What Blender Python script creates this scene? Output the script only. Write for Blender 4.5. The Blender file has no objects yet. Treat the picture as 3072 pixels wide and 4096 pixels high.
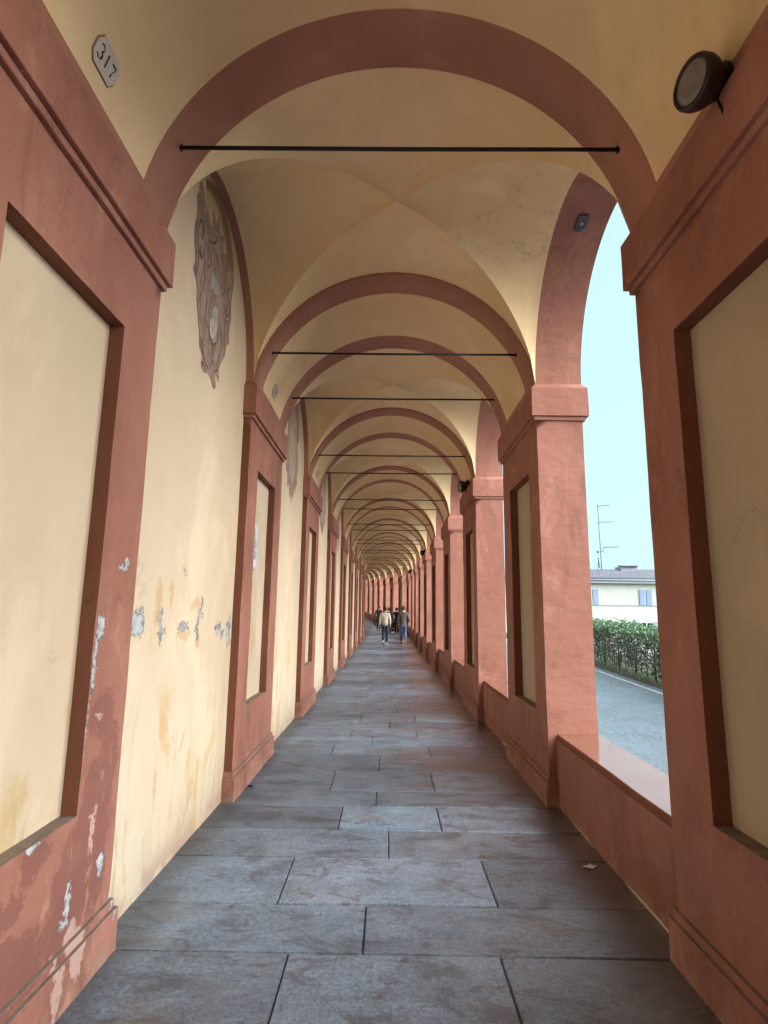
import bpy, bmesh, math, random
from mathutils import Vector, Matrix, noise
random.seed(11)
R = math.radians
scene = bpy.context.scene
COL = scene.collection

# ------------------------------------------------------------------ dimensions (metres)
F0 = 2.87            # far face of the arch that frames the view
P = 3.66             # bay pitch
D = 1.563            # pier depth along the walk
HW = 1.30            # half clear width between pilasters
T = 0.415            # thickness of the roadside piers
WALLX = -1.37
ZC = 3.61            # springing
RISE = 1.09
RM = 1.318           # radius of the transverse arches
ZM = ZC - 0.217
K0, K1 = -2, 16
def near(k): return F0 - D + P * k
def far(k): return F0 + P * k

# ------------------------------------------------------------------ the walk bends left and climbs far away
_T = [(-40, 0, 0), (12, 0, 0), (20, -.03, 0), (27, -.05, .05), (33, -.07, .10), (36, -.18, .15), (39, -.55, .20), (42, -1.03, .27),
      (45.5, -1.56, .37), (49, -2.08, .48), (53, -2.68, .61), (56, -3.14, .74), (70, -5.3, 1.25), (90, -8.4, 2.0), (200, -25, 6.0)]
def _lin(s, i):
    for a, b in zip(_T, _T[1:]):
        if s <= b[0]:
            t = (s - a[0]) / (b[0] - a[0])
            return a[i] + (b[i] - a[i]) * t
    return _T[-1][i]
def _sm(s, i):
    if s < 11: return 0.0
    return sum(_lin(s + d, i) for d in (-1.5, -.75, 0, .75, 1.5)) / 5
def dfm(x, s, z):
    if s < 10: return Vector((x, s, z))
    dx = (_sm(s + .3, 1) - _sm(s - .3, 1)) / .6
    n = math.sqrt(1 + dx * dx)
    return Vector((_sm(s, 1) + x / n, s - dx * x / n, z + _sm(s, 2)))

# ------------------------------------------------------------------ helpers
class MB:
    def __init__(self, bend=True):
        self.v, self.f, self.m, self.sm, self.bend = [], [], [], [], bend
        self.col = []
    def add(self, *p):
        self.v.append(Vector(p)); return len(self.v) - 1
    def face(self, ids, m=0, s=False):
        self.f.append(tuple(ids)); self.m.append(m); self.sm.append(s)
    def quad(self, a, b, c, d, m=0, s=False):
        i = [self.add(*q) for q in (a, b, c, d)]; self.face(i, m, s)
    def box(self, x0, x1, y0, y1, z0, z1, m=0):
        i = [self.add(x, y, z) for z in (z0, z1) for y in (y0, y1) for x in (x0, x1)]
        for q in ((0, 2, 3, 1), (4, 5, 7, 6), (0, 1, 5, 4), (2, 6, 7, 3), (0, 4, 6, 2), (1, 3, 7, 5)): self.face([i[k] for k in q], m)
    def frustum(self, r0, z0, r1, z1, m=0, topm=None):
        """r = (x0,x1,y0,y1)"""
        i = [self.add(x, y, z) for (r, z) in ((r0, z0), (r1, z1)) for y in r[2:] for x in r[:2]]
        for q in ((0, 2, 3, 1), (4, 5, 7, 6), (0, 1, 5, 4), (2, 6, 7, 3), (0, 4, 6, 2), (1, 3, 7, 5)): self.face([i[k] for k in q], m if topm is None or q != (4, 5, 7, 6) else topm)
    def grid(self, fn, nu, nv, m=0, s=True):
        base = len(self.v)
        for j in range(nv + 1):
            for i in range(nu + 1): self.add(*fn(i / nu, j / nv))
        for j in range(nv):
            for i in range(nu):
                a = base + j * (nu + 1) + i
                self.face((a, a + 1, a + nu + 2, a + nu + 1), m, s)
    def tube(self, pts, r, n=8, m=0, cap=True, s=True):
        pts = [Vector(p) for p in pts]; rings = []
        rr = r if isinstance(r, (list, tuple)) else [r] * len(pts)
        for k, p in enumerate(pts):
            d = (pts[min(k + 1, len(pts) - 1)] - pts[max(k - 1, 0)]).normalized()
            a = d.orthogonal().normalized() if abs(d.z) > .95 else d.cross(Vector((0, 0, 1))).normalized()
            b = d.cross(a)
            rings.append([self.add(*(p + (a * math.cos(t) + b * math.sin(t)) * rr[k])) for t in [2 * math.pi * q / n for q in range(n)]])
        for A, B in zip(rings, rings[1:]):
            for q in range(n): self.face((A[q], A[(q + 1) % n], B[(q + 1) % n], B[q]), m, s)
        if cap: self.face(rings[0][::-1], m); self.face(rings[-1], m)
    def prism(self, pts, off, m=0):
        """pts: 3D outline; off: vector of thickness"""
        off = Vector(off); n = len(pts)
        a = [self.add(*p) for p in pts]; b = [self.add(*(Vector(p) + off)) for p in pts]
        self.face(a[::-1], m); self.face(b, m)
        for q in range(n): self.face((a[q], a[(q + 1) % n], b[(q + 1) % n], b[q]), m)
    def lathe(self, prof, c, axis, n=24, m=0):
        """prof: list of (radius, height along axis)"""
        ax = Vector(axis).normalized(); a = ax.orthogonal().normalized(); b = ax.cross(a); c = Vector(c); rings = []
        for r, h in prof:
            rings.append([self.add(*(c + ax * h + (a * math.cos(t) + b * math.sin(t)) * max(r, 1e-4))) for t in [2 * math.pi * q / n for q in range(n)]])
        for A, B in zip(rings, rings[1:]):
            for q in range(n): self.face((A[q], A[(q + 1) % n], B[(q + 1) % n], B[q]), m, True)
    def build(self, name, mats, parent=None, bevel=0, loc=None, recalc=True, merge=True, rough=0):
        me = bpy.data.meshes.new(name)
        o = bpy.data.objects.new(name, me); COL.objects.link(o)
        vs = [dfm(*v) for v in self.v] if self.bend else self.v
        org = Vector(loc) if loc is not None else Vector((0, 0, 0))
        if parent is not None:
            o.parent = parent; org = world(parent)
        elif loc is not None: o.location = loc
        me.from_pydata([v - org for v in vs], [], self.f)
        for mt in (mats if isinstance(mats, (list, tuple)) else [mats]): me.materials.append(mt)
        me.polygons.foreach_set('material_index', self.m)
        me.polygons.foreach_set('use_smooth', self.sm)
        me.update()
        bm = bmesh.new(); bm.from_mesh(me)
        if merge and not self.col: bmesh.ops.remove_doubles(bm, verts=bm.verts, dist=1e-5)
        if rough:        # hand-trowelled surface: cut into small fields and shift them a few millimetres
            lo = [min(v.co[i] for v in bm.verts) for i in range(3)]; hi = [max(v.co[i] for v in bm.verts) for i in range(3)]
            for ax_ in range(3):
                nrm_ = [0, 0, 0]; nrm_[ax_] = 1
                nc = int((hi[ax_] - lo[ax_]) / .11)
                for q in range(1, nc):
                    c_ = [0, 0, 0]; c_[ax_] = lo[ax_] + (hi[ax_] - lo[ax_]) * q / nc
                    bmesh.ops.bisect_plane(bm, geom=bm.verts[:] + bm.edges[:] + bm.faces[:], plane_co=c_, plane_no=nrm_, dist=1e-4)
            for v in bm.verts:
                wp = v.co + org
                v.co += (noise.noise_vector(wp * 2.3) * .6 + noise.noise_vector(wp * 6.1) * .4) * rough
            for f_ in bm.faces: f_.smooth = True
        if recalc: bmesh.ops.recalc_face_normals(bm, faces=bm.faces)
        bm.to_mesh(me); bm.free()
        if rough: me.set_sharp_from_angle(angle=R(30))
        if self.col:
            at = me.color_attributes.new('tint', 'FLOAT_COLOR', 'POINT')
            for i, c in enumerate(self.col): at.data[i].color = (c[0], c[1], c[2], 1)
        if bevel:
            b = o.modifiers.new('soft', 'BEVEL'); b.width = bevel; b.segments = 2; b.limit_method = 'ANGLE'; b.angle_limit = R(35)
        return o
def world(o):
    v = Vector(o.location); p = o.parent
    while p is not None: v = v + Vector(p.location); p = p.parent
    return v
def tag(o, label=None, cat=None, group=None, kind=None):
    for k, v in (('label', label), ('category', cat), ('group', group), ('kind', kind)):
        if v: o[k] = v
    return o
def empty(name, loc, label=None, cat=None, group=None):
    o = bpy.data.objects.new(name, None); COL.objects.link(o); o.location = loc; o.empty_display_size = .1
    return tag(o, label, cat, group)
ORD = {-2: 'two behind the camera', -1: 'one behind the camera', 0: 'nearest', 1: 'second', 2: 'third', 3: 'fourth', 4: 'fifth', 5: 'sixth', 6: 'seventh', 7: 'eighth', 8: 'ninth', 9: 'tenth',
       10: 'eleventh', 11: 'twelfth', 12: 'thirteenth', 13: 'fourteenth', 14: 'fifteenth', 15: 'sixteenth', 16: 'seventeenth', 17: 'eighteenth'}
def which(k, noun, tail=''):
    if k < 0: return '%s behind the viewer, %s%s' % (noun, 'next to the nearest one' if k == -1 else 'the one farther back', tail)
    if k == 0: return 'nearest %s%s' % (noun, tail)
    return '%s %s from the front%s' % (ORD[k], noun, tail)

# ------------------------------------------------------------------ materials
def mat(name):
    m = bpy.data.materials.new(name); m.use_nodes = True
    nt = m.node_tree; nt.nodes.clear()
    return m, NT(nt)
class NT:
    def __init__(self, nt):
        self.nt = nt; self.n = nt.nodes; self.l = nt.links
        self.out = self.n.new('ShaderNodeOutputMaterial')
        self.bsdf = self.n.new('ShaderNodeBsdfPrincipled'); self.l.new(self.bsdf.outputs[0], self.out.inputs['Surface'])
        self.geo = self.n.new('ShaderNodeNewGeometry').outputs['Position']
    def set(self, k, v):
        if hasattr(v, 'links'): self.l.new(v, self.bsdf.inputs[k])
        else: self.bsdf.inputs[k].default_value = v if not isinstance(v, tuple) else (*v, 1)[:4]
    def map(self, scale=(1, 1, 1), loc=(0, 0, 0), src=None):
        n = self.n.new('ShaderNodeMapping'); n.inputs['Scale'].default_value = scale; n.inputs['Location'].default_value = loc
        self.l.new(src or self.geo, n.inputs[0]); return n.outputs[0]
    def noise(self, scale, detail=4, rough=.55, vec=None, dist=0, col=False):
        n = self.n.new('ShaderNodeTexNoise'); n.inputs['Scale'].default_value = scale; n.inputs['Detail'].default_value = detail
        n.inputs['Roughness'].default_value = rough; n.inputs['Distortion'].default_value = dist
        self.l.new(vec or self.geo, n.inputs['Vector']); return n.outputs['Color' if col else 'Fac']
    def ramp(self, f, a, b, lo=0.0, hi=1.0):
        n = self.n.new('ShaderNodeMapRange'); n.interpolation_type = 'SMOOTHSTEP'
        self.l.new(f, n.inputs[0])
        for i, x in zip((1, 2, 3, 4), (a, b, lo, hi)): n.inputs[i].default_value = x
        return n.outputs[0]
    def mix(self, f, a, b, mode='MIX'):
        n = self.n.new('ShaderNodeMix'); n.data_type = 'RGBA'; n.blend_type = mode
        if hasattr(f, 'links'): self.l.new(f, n.inputs[0])
        else: n.inputs[0].default_value = f
        for i, x in ((6, a), (7, b)):
            if hasattr(x, 'links'): self.l.new(x, n.inputs[i])
            else: n.inputs[i].default_value = (*x, 1)
        return n.outputs[2]
    def math(self, op, a, b=0.0):
        n = self.n.new('ShaderNodeMath'); n.operation = op
        for i, x in ((0, a), (1, b)):
            if hasattr(x, 'links'): self.l.new(x, n.inputs[i])
            else: n.inputs[i].default_value = x
        return n.outputs[0]
    def sep(self, v=None):
        n = self.n.new('ShaderNodeSeparateXYZ'); self.l.new(v or self.geo, n.inputs[0]); return n.outputs
    def bump(self, h, strength=.3, dist=.01, prev=None):
        n = self.n.new('ShaderNodeBump'); n.inputs['Strength'].default_value = strength; n.inputs['Distance'].default_value = dist
        self.l.new(h, n.inputs['Height'])
        if prev is not None: self.l.new(prev, n.inputs['Normal'])
        return n.outputs[0]
    def blobs(self, lst, warp_scale=9, warp=.10):
        """soft irregular spots at (x, y, z, rx, ry, rz) on the wall, ragged by noise -> 0..1"""
        w = self.noise(warp_scale, 8, .80, col=True)
        v = self.n.new('ShaderNodeVectorMath'); v.operation = 'SUBTRACT'; self.l.new(w, v.inputs[0]); v.inputs[1].default_value = (.5, .5, .5)
        s = self.n.new('ShaderNodeVectorMath'); s.operation = 'SCALE'; self.l.new(v.outputs[0], s.inputs[0]); s.inputs['Scale'].default_value = warp
        a = self.n.new('ShaderNodeVectorMath'); a.operation = 'ADD'; self.l.new(self.geo, a.inputs[0]); self.l.new(s.outputs[0], a.inputs[1])
        cur = None
        for (x, y, z, rx, ry, rz) in lst:
            m = self.map((1 / rx, 1 / ry, 1 / rz), (-x / rx, -y / ry, -z / rz), a.outputs[0])
            L = self.n.new('ShaderNodeVectorMath'); L.operation = 'LENGTH'; self.l.new(m, L.inputs[0])
            cur = L.outputs['Value'] if cur is None else self.math('MINIMUM', cur, L.outputs['Value'])
        return self.ramp(cur, 1.08, .94)

def plaster_base(N, base, dark, light, s=1.0, rough=.82):
    big = N.noise(.9 * s, 4, .6, vec=N.map((1, 1, .6)))
    c = N.mix(N.ramp(big, .3, .72), dark, light)
    c = N.mix(N.ramp(N.noise(5 * s, 6, .65), .35, .7, 0, .5), c, base)
    c = N.mix(N.ramp(N.noise(40, 4, .7), .35, .8, 0, .22), c, dark)
    cv = N.n.new('ShaderNodeTexVoronoi'); cv.feature = 'DISTANCE_TO_EDGE'; cv.inputs['Scale'].default_value = 1.1
    wv = N.n.new('ShaderNodeVectorMath'); wv.operation = 'MULTIPLY_ADD'; N.l.new(N.noise(3.5, 6, .7, col=True), wv.inputs[0]); wv.inputs[1].default_value = (.5, .5, .5); N.l.new(N.geo, wv.inputs[2])
    N.l.new(wv.outputs[0], cv.inputs[0])
    crk = N.math('MULTIPLY', N.ramp(cv.outputs['Distance'], .006, .001), N.ramp(N.noise(.9, 3, .5, vec=N.map(loc=(6, 1, 8))), .56, .66))
    c = N.mix(N.math('MULTIPLY', crk, .55), c, tuple(x * .45 for x in dark))
    fade = N.ramp(N.noise(1.1, 5, .62, vec=N.map((1, 1, .7), (1, 9, 5)), dist=.4), .52, .66, 0, .35)
    c = N.mix(fade, c, tuple(min(1, x * 1.22 + .02) for x in light))
    b = N.bump(N.noise(3.2, 4, .55), .35, .03)
    b = N.bump(N.noise(60, 5, .7), .22, .004, b)
    N.set('Roughness', rough); N.bsdf.inputs['Specular IOR Level'].default_value = .3
    return c, b
# cream-yellow lime plaster of the wall, with damp drips and peeled spots low down
def make_wall_mat():
    m, N = mat('cream_plaster_weathered')
    c, b = plaster_base(N, (.60, .485, .345), (.555, .44, .30), (.64, .525, .385))
    z = N.sep()[2]
    low = N.ramp(z, 1.25, .55)
    drip = N.noise(3.0, 7, .68, vec=N.map((1, 1.6, .42)), dist=.6)
    c = N.mix(N.math('MULTIPLY', N.ramp(drip, .50, .54), N.math('MULTIPLY', low, .8)), c, (.60, .53, .40))
    d2 = N.noise(4.2, 7, .7, vec=N.map((1, 1.5, .5), (3, 7, 1)), dist=.8)
    c = N.mix(N.math('MULTIPLY', N.ramp(d2, .56, .63), N.math('MULTIPLY', low, .55)), c, (.40, .30, .19))
    och = N.noise(1.9, 5, .6, vec=N.map((1, 1.3, .7), (9, 2, 4)), dist=.5)
    c = N.mix(N.math('MULTIPLY', N.ramp(och, .55, .68), N.math('MULTIPLY', N.ramp(z, 2.3, .4), .75)), c, (.50, .335, .13))
    c = N.mix(N.math('MULTIPLY', N.ramp(z, .22, .0), N.ramp(N.noise(6, 5), .35, .6)), c, (.46, .33, .25))
    W = WALLX
    peel = N.blobs([(W, 3.09, 1.46, .3, .09, .07), (W, 3.40, 1.46, .3, .028, .075), (W, 3.46, 1.40, .3, .035, .016), (W, 3.79, 1.43, .3, .085, .022), (W, 4.07, 1.42, .3, .028, .10),
                    (W, 4.13, 1.54, .3, .02, .07), (W, 4.56, 1.39, .3, .07, .040), (W, 4.87, 1.36, .3, .055, .12), (W, 3.42, 1.37, .3, .022, .035),
                    (W, 4.68, 1.35, .3, .035, .03), (W, 3.75, 1.79, .3, .018, .03), (W, 10.6, 1.3, .3, .05, .06), (W, 14.2, .9, .3, .05, .2)], 15, .30)
    rim = N.blobs([(W, 3.35, 1.58, .3, .05, .13), (W, 3.55, 1.62, .3, .03, .10), (W, 4.02, 1.57, .3, .09, .05), (W, 3.8, 1.38, .3, .13, .04), (W, 4.1, 1.32, .3, .05, .06)], 14, .30)
    c = N.mix(N.math('MULTIPLY', rim, .6), c, (.48, .31, .14))
    c = N.mix(peel, c, N.mix(N.ramp(N.noise(9, 4), .4, .6), (.24, .26, .28), (.46, .49, .50)))
    N.set('Base Color', c)
    b = N.bump(N.math('SUBTRACT', 1.0, peel), .9, .012, b)
    b = N.bump(N.math('MULTIPLY', N.ramp(d2, .5, .62), low), .35, .008, b)
    N.set('Normal', b)
    return m
def make_yellow(name, flakes=None, k=1.0):
    m, N = mat(name)
    c, b = plaster_base(N, (.44 * k, .355 * k, .25 * k), (.40 * k, .315 * k, .215 * k), (.475 * k, .39 * k, .285 * k), 1.3)
    st = N.noise(2.2, 6, .6, vec=N.map((1, 1, .5), (5, 1, 2)), dist=.5)
    c = N.mix(N.math('MULTIPLY', N.ramp(st, .56, .68), N.ramp(N.sep()[2], 1.8, .5, 0, .5)), c, (.50, .36, .20))
    if flakes:
        p = N.blobs(flakes, 12, .09)
        c = N.mix(p, c, (.56, .58, .60)); b = N.bump(N.math('SUBTRACT', 1.0, p), .8, .01, b)
    N.set('Base Color', c); N.set('Normal', b)
    return m
def make_vault():
    m, N = mat('vault_plaster')
    c, b = plaster_base(N, (.80, .60, .34), (.74, .54, .295), (.83, .64, .39), 1.1)
    sp = N.ramp(N.noise(2.6, 8, .75, vec=N.map(loc=(4, 4, 4))), .70, .74, 0, .35)
    N.set('Base Color', N.mix(sp, c, (.48, .32, .17))); N.set('Normal', b)
    return m
TERRA = ((.335, .143, .102), (.285, .118, .082), (.375, .17, .126))
def make_terra(name, stain=False, glossy=False, chips=None, rough=.75):
    m, N = mat(name)
    c, b = plaster_base(N, TERRA[0], TERRA[1], TERRA[2], 1.5, rough)
    z = N.sep()[2]
    b = N.bump(N.noise(7, 3, .5, vec=N.map((1, 1, 2.2))), .5, .012, b)
    c = N.mix(N.ramp(N.noise(2.3, 7, .72, vec=N.map((1, 1, .35), (4, 4, 4)), dist=.7), .50, .66, 0, .62), c, (.21, .085, .062))
    c = N.mix(N.ramp(N.noise(3.1, 7, .75, vec=N.map((1, 1, .5), (8, 1, 6)), dist=.5), .55, .70, 0, .50), c, (.50, .27, .20))
    c = N.mix(N.math('MULTIPLY', N.ramp(N.noise(16, 6, .7, vec=N.map((1, 1, 2))), .66, .70), .5), c, (.52, .36, .30))
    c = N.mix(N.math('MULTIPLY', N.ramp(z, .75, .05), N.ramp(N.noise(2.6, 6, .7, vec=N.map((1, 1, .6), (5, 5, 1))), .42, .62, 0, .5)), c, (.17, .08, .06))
    br = N.ramp(N.noise(1.6, 6, .7, vec=N.map((1, 1, .6), (2, 8, 3))), .58, .64, 0, .25)
    c = N.mix(br, c, (.30, .11, .08))
    c = N.mix(N.math('MULTIPLY', N.ramp(z, .12, .0), N.ramp(N.noise(12, 5), .4, .6, 0, .7)), c, (.36, .25, .19))
    if stain:
        X = -HW
        dmp = N.blobs([(X, 2.66, 1.06, .3, .10, .11), (X, 2.75, .86, .3, .07, .16), (X, 2.66, .55, .3, .14, .33), (X, 2.50, .42, .3, .12, .26), (X, 2.22, .64, .3, .10, .06), (X, 2.11, .52, .3, .07, .06),
                        (X, 2.0, .30, .3, .3, .12), (X, 2.27, .27, .3, .12, .10), (X, 1.8, .7, .3, .1, .1)], 6, .42)
        c = N.mix(N.math('MULTIPLY', dmp, .72), c, (.215, .085, .07))
        runs = N.ramp(N.noise(7, 8, .75, vec=N.map((1, 1, .35)), dist=.5), .575, .60)
        c = N.mix(N.math('MULTIPLY', runs, N.ramp(z, 1.3, .6, 0, .6)), c, (.50, .24, .17))
        wh = N.blobs([(X, 2.72, 1.73, .3, .045, .012), (X, 2.75, 1.76, .3, .015, .03), (X, 2.56, 1.46, .3, .025, .06), (X, 2.535, 1.30, .3, .014, .12), (X, 2.515, 1.05, .3, .005, .16), (X, 2.22, .69, .3, .055, .02), (X, 2.36, .715, .3, .09, .008),
                      (X, 2.50, .38, .3, .018, .08), (X, 2.49, .30, .3, .035, .015), (X, 2.75, .42, .3, .03, .05), (X, 2.865, .2, .3, .012, .07)], 18, .15)
        pk = N.blobs([(X, 2.62, 1.07, .3, .04, .012), (X, 2.55, .18, .3, .06, .10), (X, 2.65, .60, .3, .02, .09), (X, 2.42, .12, .3, .03, .12)], 13, .2)
        c = N.mix(N.math('MULTIPLY', pk, .7), c, (.60, .42, .36))
        c = N.mix(wh, c, N.mix(N.ramp(N.noise(30, 4), .4, .6), (.36, .37, .40), (.54, .54, .56)))
        b = N.bump(N.math('SUBTRACT', 1.0, wh), .8, .01, b)
    if chips:
        p = N.blobs(chips, 16, .05)
        c = N.mix(p, c, (.62, .50, .40)); b = N.bump(N.math('SUBTRACT', 1.0, p), .8, .008, b)
    if glossy:
        N.bsdf.inputs['Coat Weight'].default_value = 1; N.bsdf.inputs['Coat IOR'].default_value = 2.6; c = N.mix(.85, c, (.17, .055, .03)); N.set('Coat Roughness', N.ramp(N.noise(3, 4), .3, .7, .03, .10))
        gn = N.n.new('ShaderNodeNewGeometry'); N.set('Coat Weight', N.ramp(N.sep(gn.outputs['True Normal'])[2], .96, .985))
    N.set('Base Color', c); N.set('Normal', b)
    return m
M = {}
M['wall'] = make_wall_mat()
M['panel'] = make_yellow('panel_plaster')
M['panel_worn_shaded'] = make_yellow('panel_plaster_worn_shaded', [(-1.38, 2.45, .80, .3, .012, .06), (-1.38, 2.42, .755, .3, .05, .010), (-1.38, 2.47, .71, .3, .035, .03), (-1.38, 2.23, .83, .3, .01, .025), (-1.38, 2.44, 1.41, .3, .013, .05), (-1.38, 2.375, 1.385, .3, .018, .035), (-1.38, 2.49, 1.61, .3, .016, .012)], .80)  # flakes are wear; the lowered tone paints in shade on the nearest panel
M['vault'] = make_vault()
M['terra'] = make_terra('terracotta_plaster')
M['terra_stained'] = make_terra('terracotta_plaster_stained', stain=True)
M['parapet'] = make_terra('terracotta_parapet', chips=[(1.37, 4.14, .56, .06, .10, .03), (1.37, 3.61, .55, .04, .07, .018), (1.36, 3.3, .005, .1, .3, .012), (1.36, 7.0, .005, .1, .3, .014), (1.36, 4.4, .0, .1, .25, .014)])
M['coping'] = make_terra('wet_terracotta_coping', glossy=True)
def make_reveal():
    m, N = mat('dark_brown_reveal')
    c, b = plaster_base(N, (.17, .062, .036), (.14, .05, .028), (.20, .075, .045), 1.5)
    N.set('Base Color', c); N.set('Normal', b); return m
M['reveal'] = make_reveal()  # darker brown for the sunk panel edges and pilaster sides
def make_band():
    m, N = mat('brown_arch_band')
    c, b = plaster_base(N, (.385, .185, .125), (.34, .155, .105), (.43, .215, .15), 1.5)
    N.set('Base Color', c); N.set('Normal', b); return m
M['band'] = make_band()
def simple(name, col, rough=.6, metal=0, var=.15, ns=20, spec=.5, bump=0):
    m, N = mat(name)
    dk = tuple(c * (1 - var * 2) for c in col)
    N.set('Base Color', N.mix(N.ramp(N.noise(ns, 4), .35, .7), dk, col)); N.set('Roughness', rough); N.set('Metallic', metal)
    N.bsdf.inputs['Specular IOR Level'].default_value = spec
    if bump: N.set('Normal', N.bump(N.noise(ns, 5, .6), bump, .01))
    return m
M['ledge'] = simple('dusty_ledge', (.22, .17, .14), .9, ns=14, bump=.4)
M['iron'] = simple('black_iron', (.012, .011, .012), .55, .3, ns=60)
M['lamp_body'] = simple('brown_lamp_body', (.022, .009, .008), .5, ns=30)
M['lamp_glass'] = simple('frosted_lamp_glass', (.27, .25, .22), .25, ns=15)
M['box'] = simple('grey_junction_box', (.05, .05, .055), .5, ns=30)
M['box_worn'] = simple('worn_grey_metal', (.30, .31, .33), .5, ns=30)
M['marble'] = simple('white_marble', (.74, .78, .86), .35, var=.05, ns=8)
M['plate'] = simple('number_plate_enamel', (.62, .56, .52), .45, var=.06, ns=14)
M['ink'] = simple('dark_lettering', (.02, .022, .035), .6)
M['ink_soft'] = simple('grey_lettering', (.12, .11, .13), .7)
M['plate_edge'] = simple('plate_brown_outline', (.30, .19, .11), .7)

def make_floor():
    m, N = mat('wet_stone_slabs')
    at = N.n.new('ShaderNodeAttribute'); at.attribute_name = 'tint'
    x = N.sep()[0]
    c = N.mix(N.ramp(N.noise(38, 7, .8), .36, .66), (.075, .115, .17), (.25, .335, .45))
    c = N.mix(N.ramp(N.noise(3.5, 6, .7, vec=N.map((.6, 1.5, 1))), .38, .66, 0, .6), c, (.075, .105, .15))
    c = N.mix(N.ramp(N.noise(2.0, 6, .65), .42, .7, 0, .55), c, (.24, .31, .40))
    c = N.mix(N.ramp(N.noise(1.2, 5, .6, vec=N.map(loc=(7, 3, 0))), .60, .74, 0, .55), c, (.15, .12, .075))
    fleck = N.noise(95, 4, .85, vec=N.map((1, .8, 1)))
    c = N.mix(N.ramp(fleck, .56, .66, 0, .75), c, (.40, .47, .56)); c = N.mix(N.ramp(fleck, .44, .36, 0, .75), c, (.03, .035, .045))
    damp = N.noise(4.5, 7, .72, vec=N.map((.7, 1.3, 1), (2, 1, 0)), dist=.8)
    c = N.mix(N.ramp(damp, .50, .62, 0, .72), c, (.045, .052, .068)); c = N.mix(N.ramp(damp, .42, .32, 0, .5), c, (.30, .37, .46))
    c = N.mix(N.ramp(N.noise(2.1, 6, .7, vec=N.map((.6, 1.2, 1), (8, 8, 0)), dist=.6), .56, .70, 0, .5), c, (.17, .125, .075))
    c = N.mix(1.0, c, at.outputs['Color'], 'MULTIPLY')
    # painted-in shade, with damp beside the parapet and grit along the left wall foot
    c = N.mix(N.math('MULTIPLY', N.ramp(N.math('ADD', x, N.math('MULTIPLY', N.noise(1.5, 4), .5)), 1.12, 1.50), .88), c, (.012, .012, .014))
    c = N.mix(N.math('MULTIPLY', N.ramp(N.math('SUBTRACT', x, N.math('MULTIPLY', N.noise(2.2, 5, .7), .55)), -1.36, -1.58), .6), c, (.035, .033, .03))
    dots = N.n.new('ShaderNodeTexVoronoi'); dots.inputs['Scale'].default_value = 5.2; N.l.new(N.map((1, .9, 1), (0, .3, 0)), dots.inputs[0])
    dot = N.math('MULTIPLY', N.ramp(N.math('ADD', dots.outputs['Distance'], N.math('MULTIPLY', N.noise(34, 3), .25)), .27, .22), N.ramp(N.noise(.8, 2, vec=N.map(loc=(2, 2, 0))), .50, .56))
    c = N.mix(N.math('MULTIPLY', dot, .65), c, (.03, .022, .018))
    v2 = N.n.new('ShaderNodeTexVoronoi'); v2.inputs['Scale'].default_value = 11; N.l.new(N.geo, v2.inputs[0])
    c = N.mix(N.ramp(N.math('ADD', v2.outputs['Distance'], N.math('MULTIPLY', N.noise(60, 2), .06)), .072, .06, 0, .7), c, (.42, .42, .40))
    N.set('Base Color', c)
    wet = N.noise(.75, 5, .6, vec=N.map((1, 1.6, 1), (1, 5, 0)))
    r = N.ramp(N.math('ADD', wet, N.math('MULTIPLY', x, .10)), .40, .64, .42, .16)
    r2 = N.math('ADD', r, N.math('MULTIPLY', N.noise(45, 4), .12))
    N.set('Roughness', r2); N.bsdf.inputs['Specular IOR Level'].default_value = .9
    N.set('Coat Weight', N.ramp(N.math('ADD', N.math('MULTIPLY', wet, 1.3), N.math('MULTIPLY', x, .38)), .52, .98, 0, 1)); N.bsdf.inputs['Coat Roughness'].default_value = .18; N.bsdf.inputs['Coat IOR'].default_value = 1.6
    b = N.bump(N.noise(8, 4, .6), .25, .012)
    b = N.bump(N.noise(55, 6, .8), 1.0, .012, b)
    N.set('Normal', b)
    cb = N.bump(N.noise(9, 4, .6), .35, .010); cb = N.bump(N.noise(30, 5, .75), .9, .007, cb); N.set('Coat Normal', cb)
    return m
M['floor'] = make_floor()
M['joint'] = simple('dirty_joint', (.035, .034, .033), .8)

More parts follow.
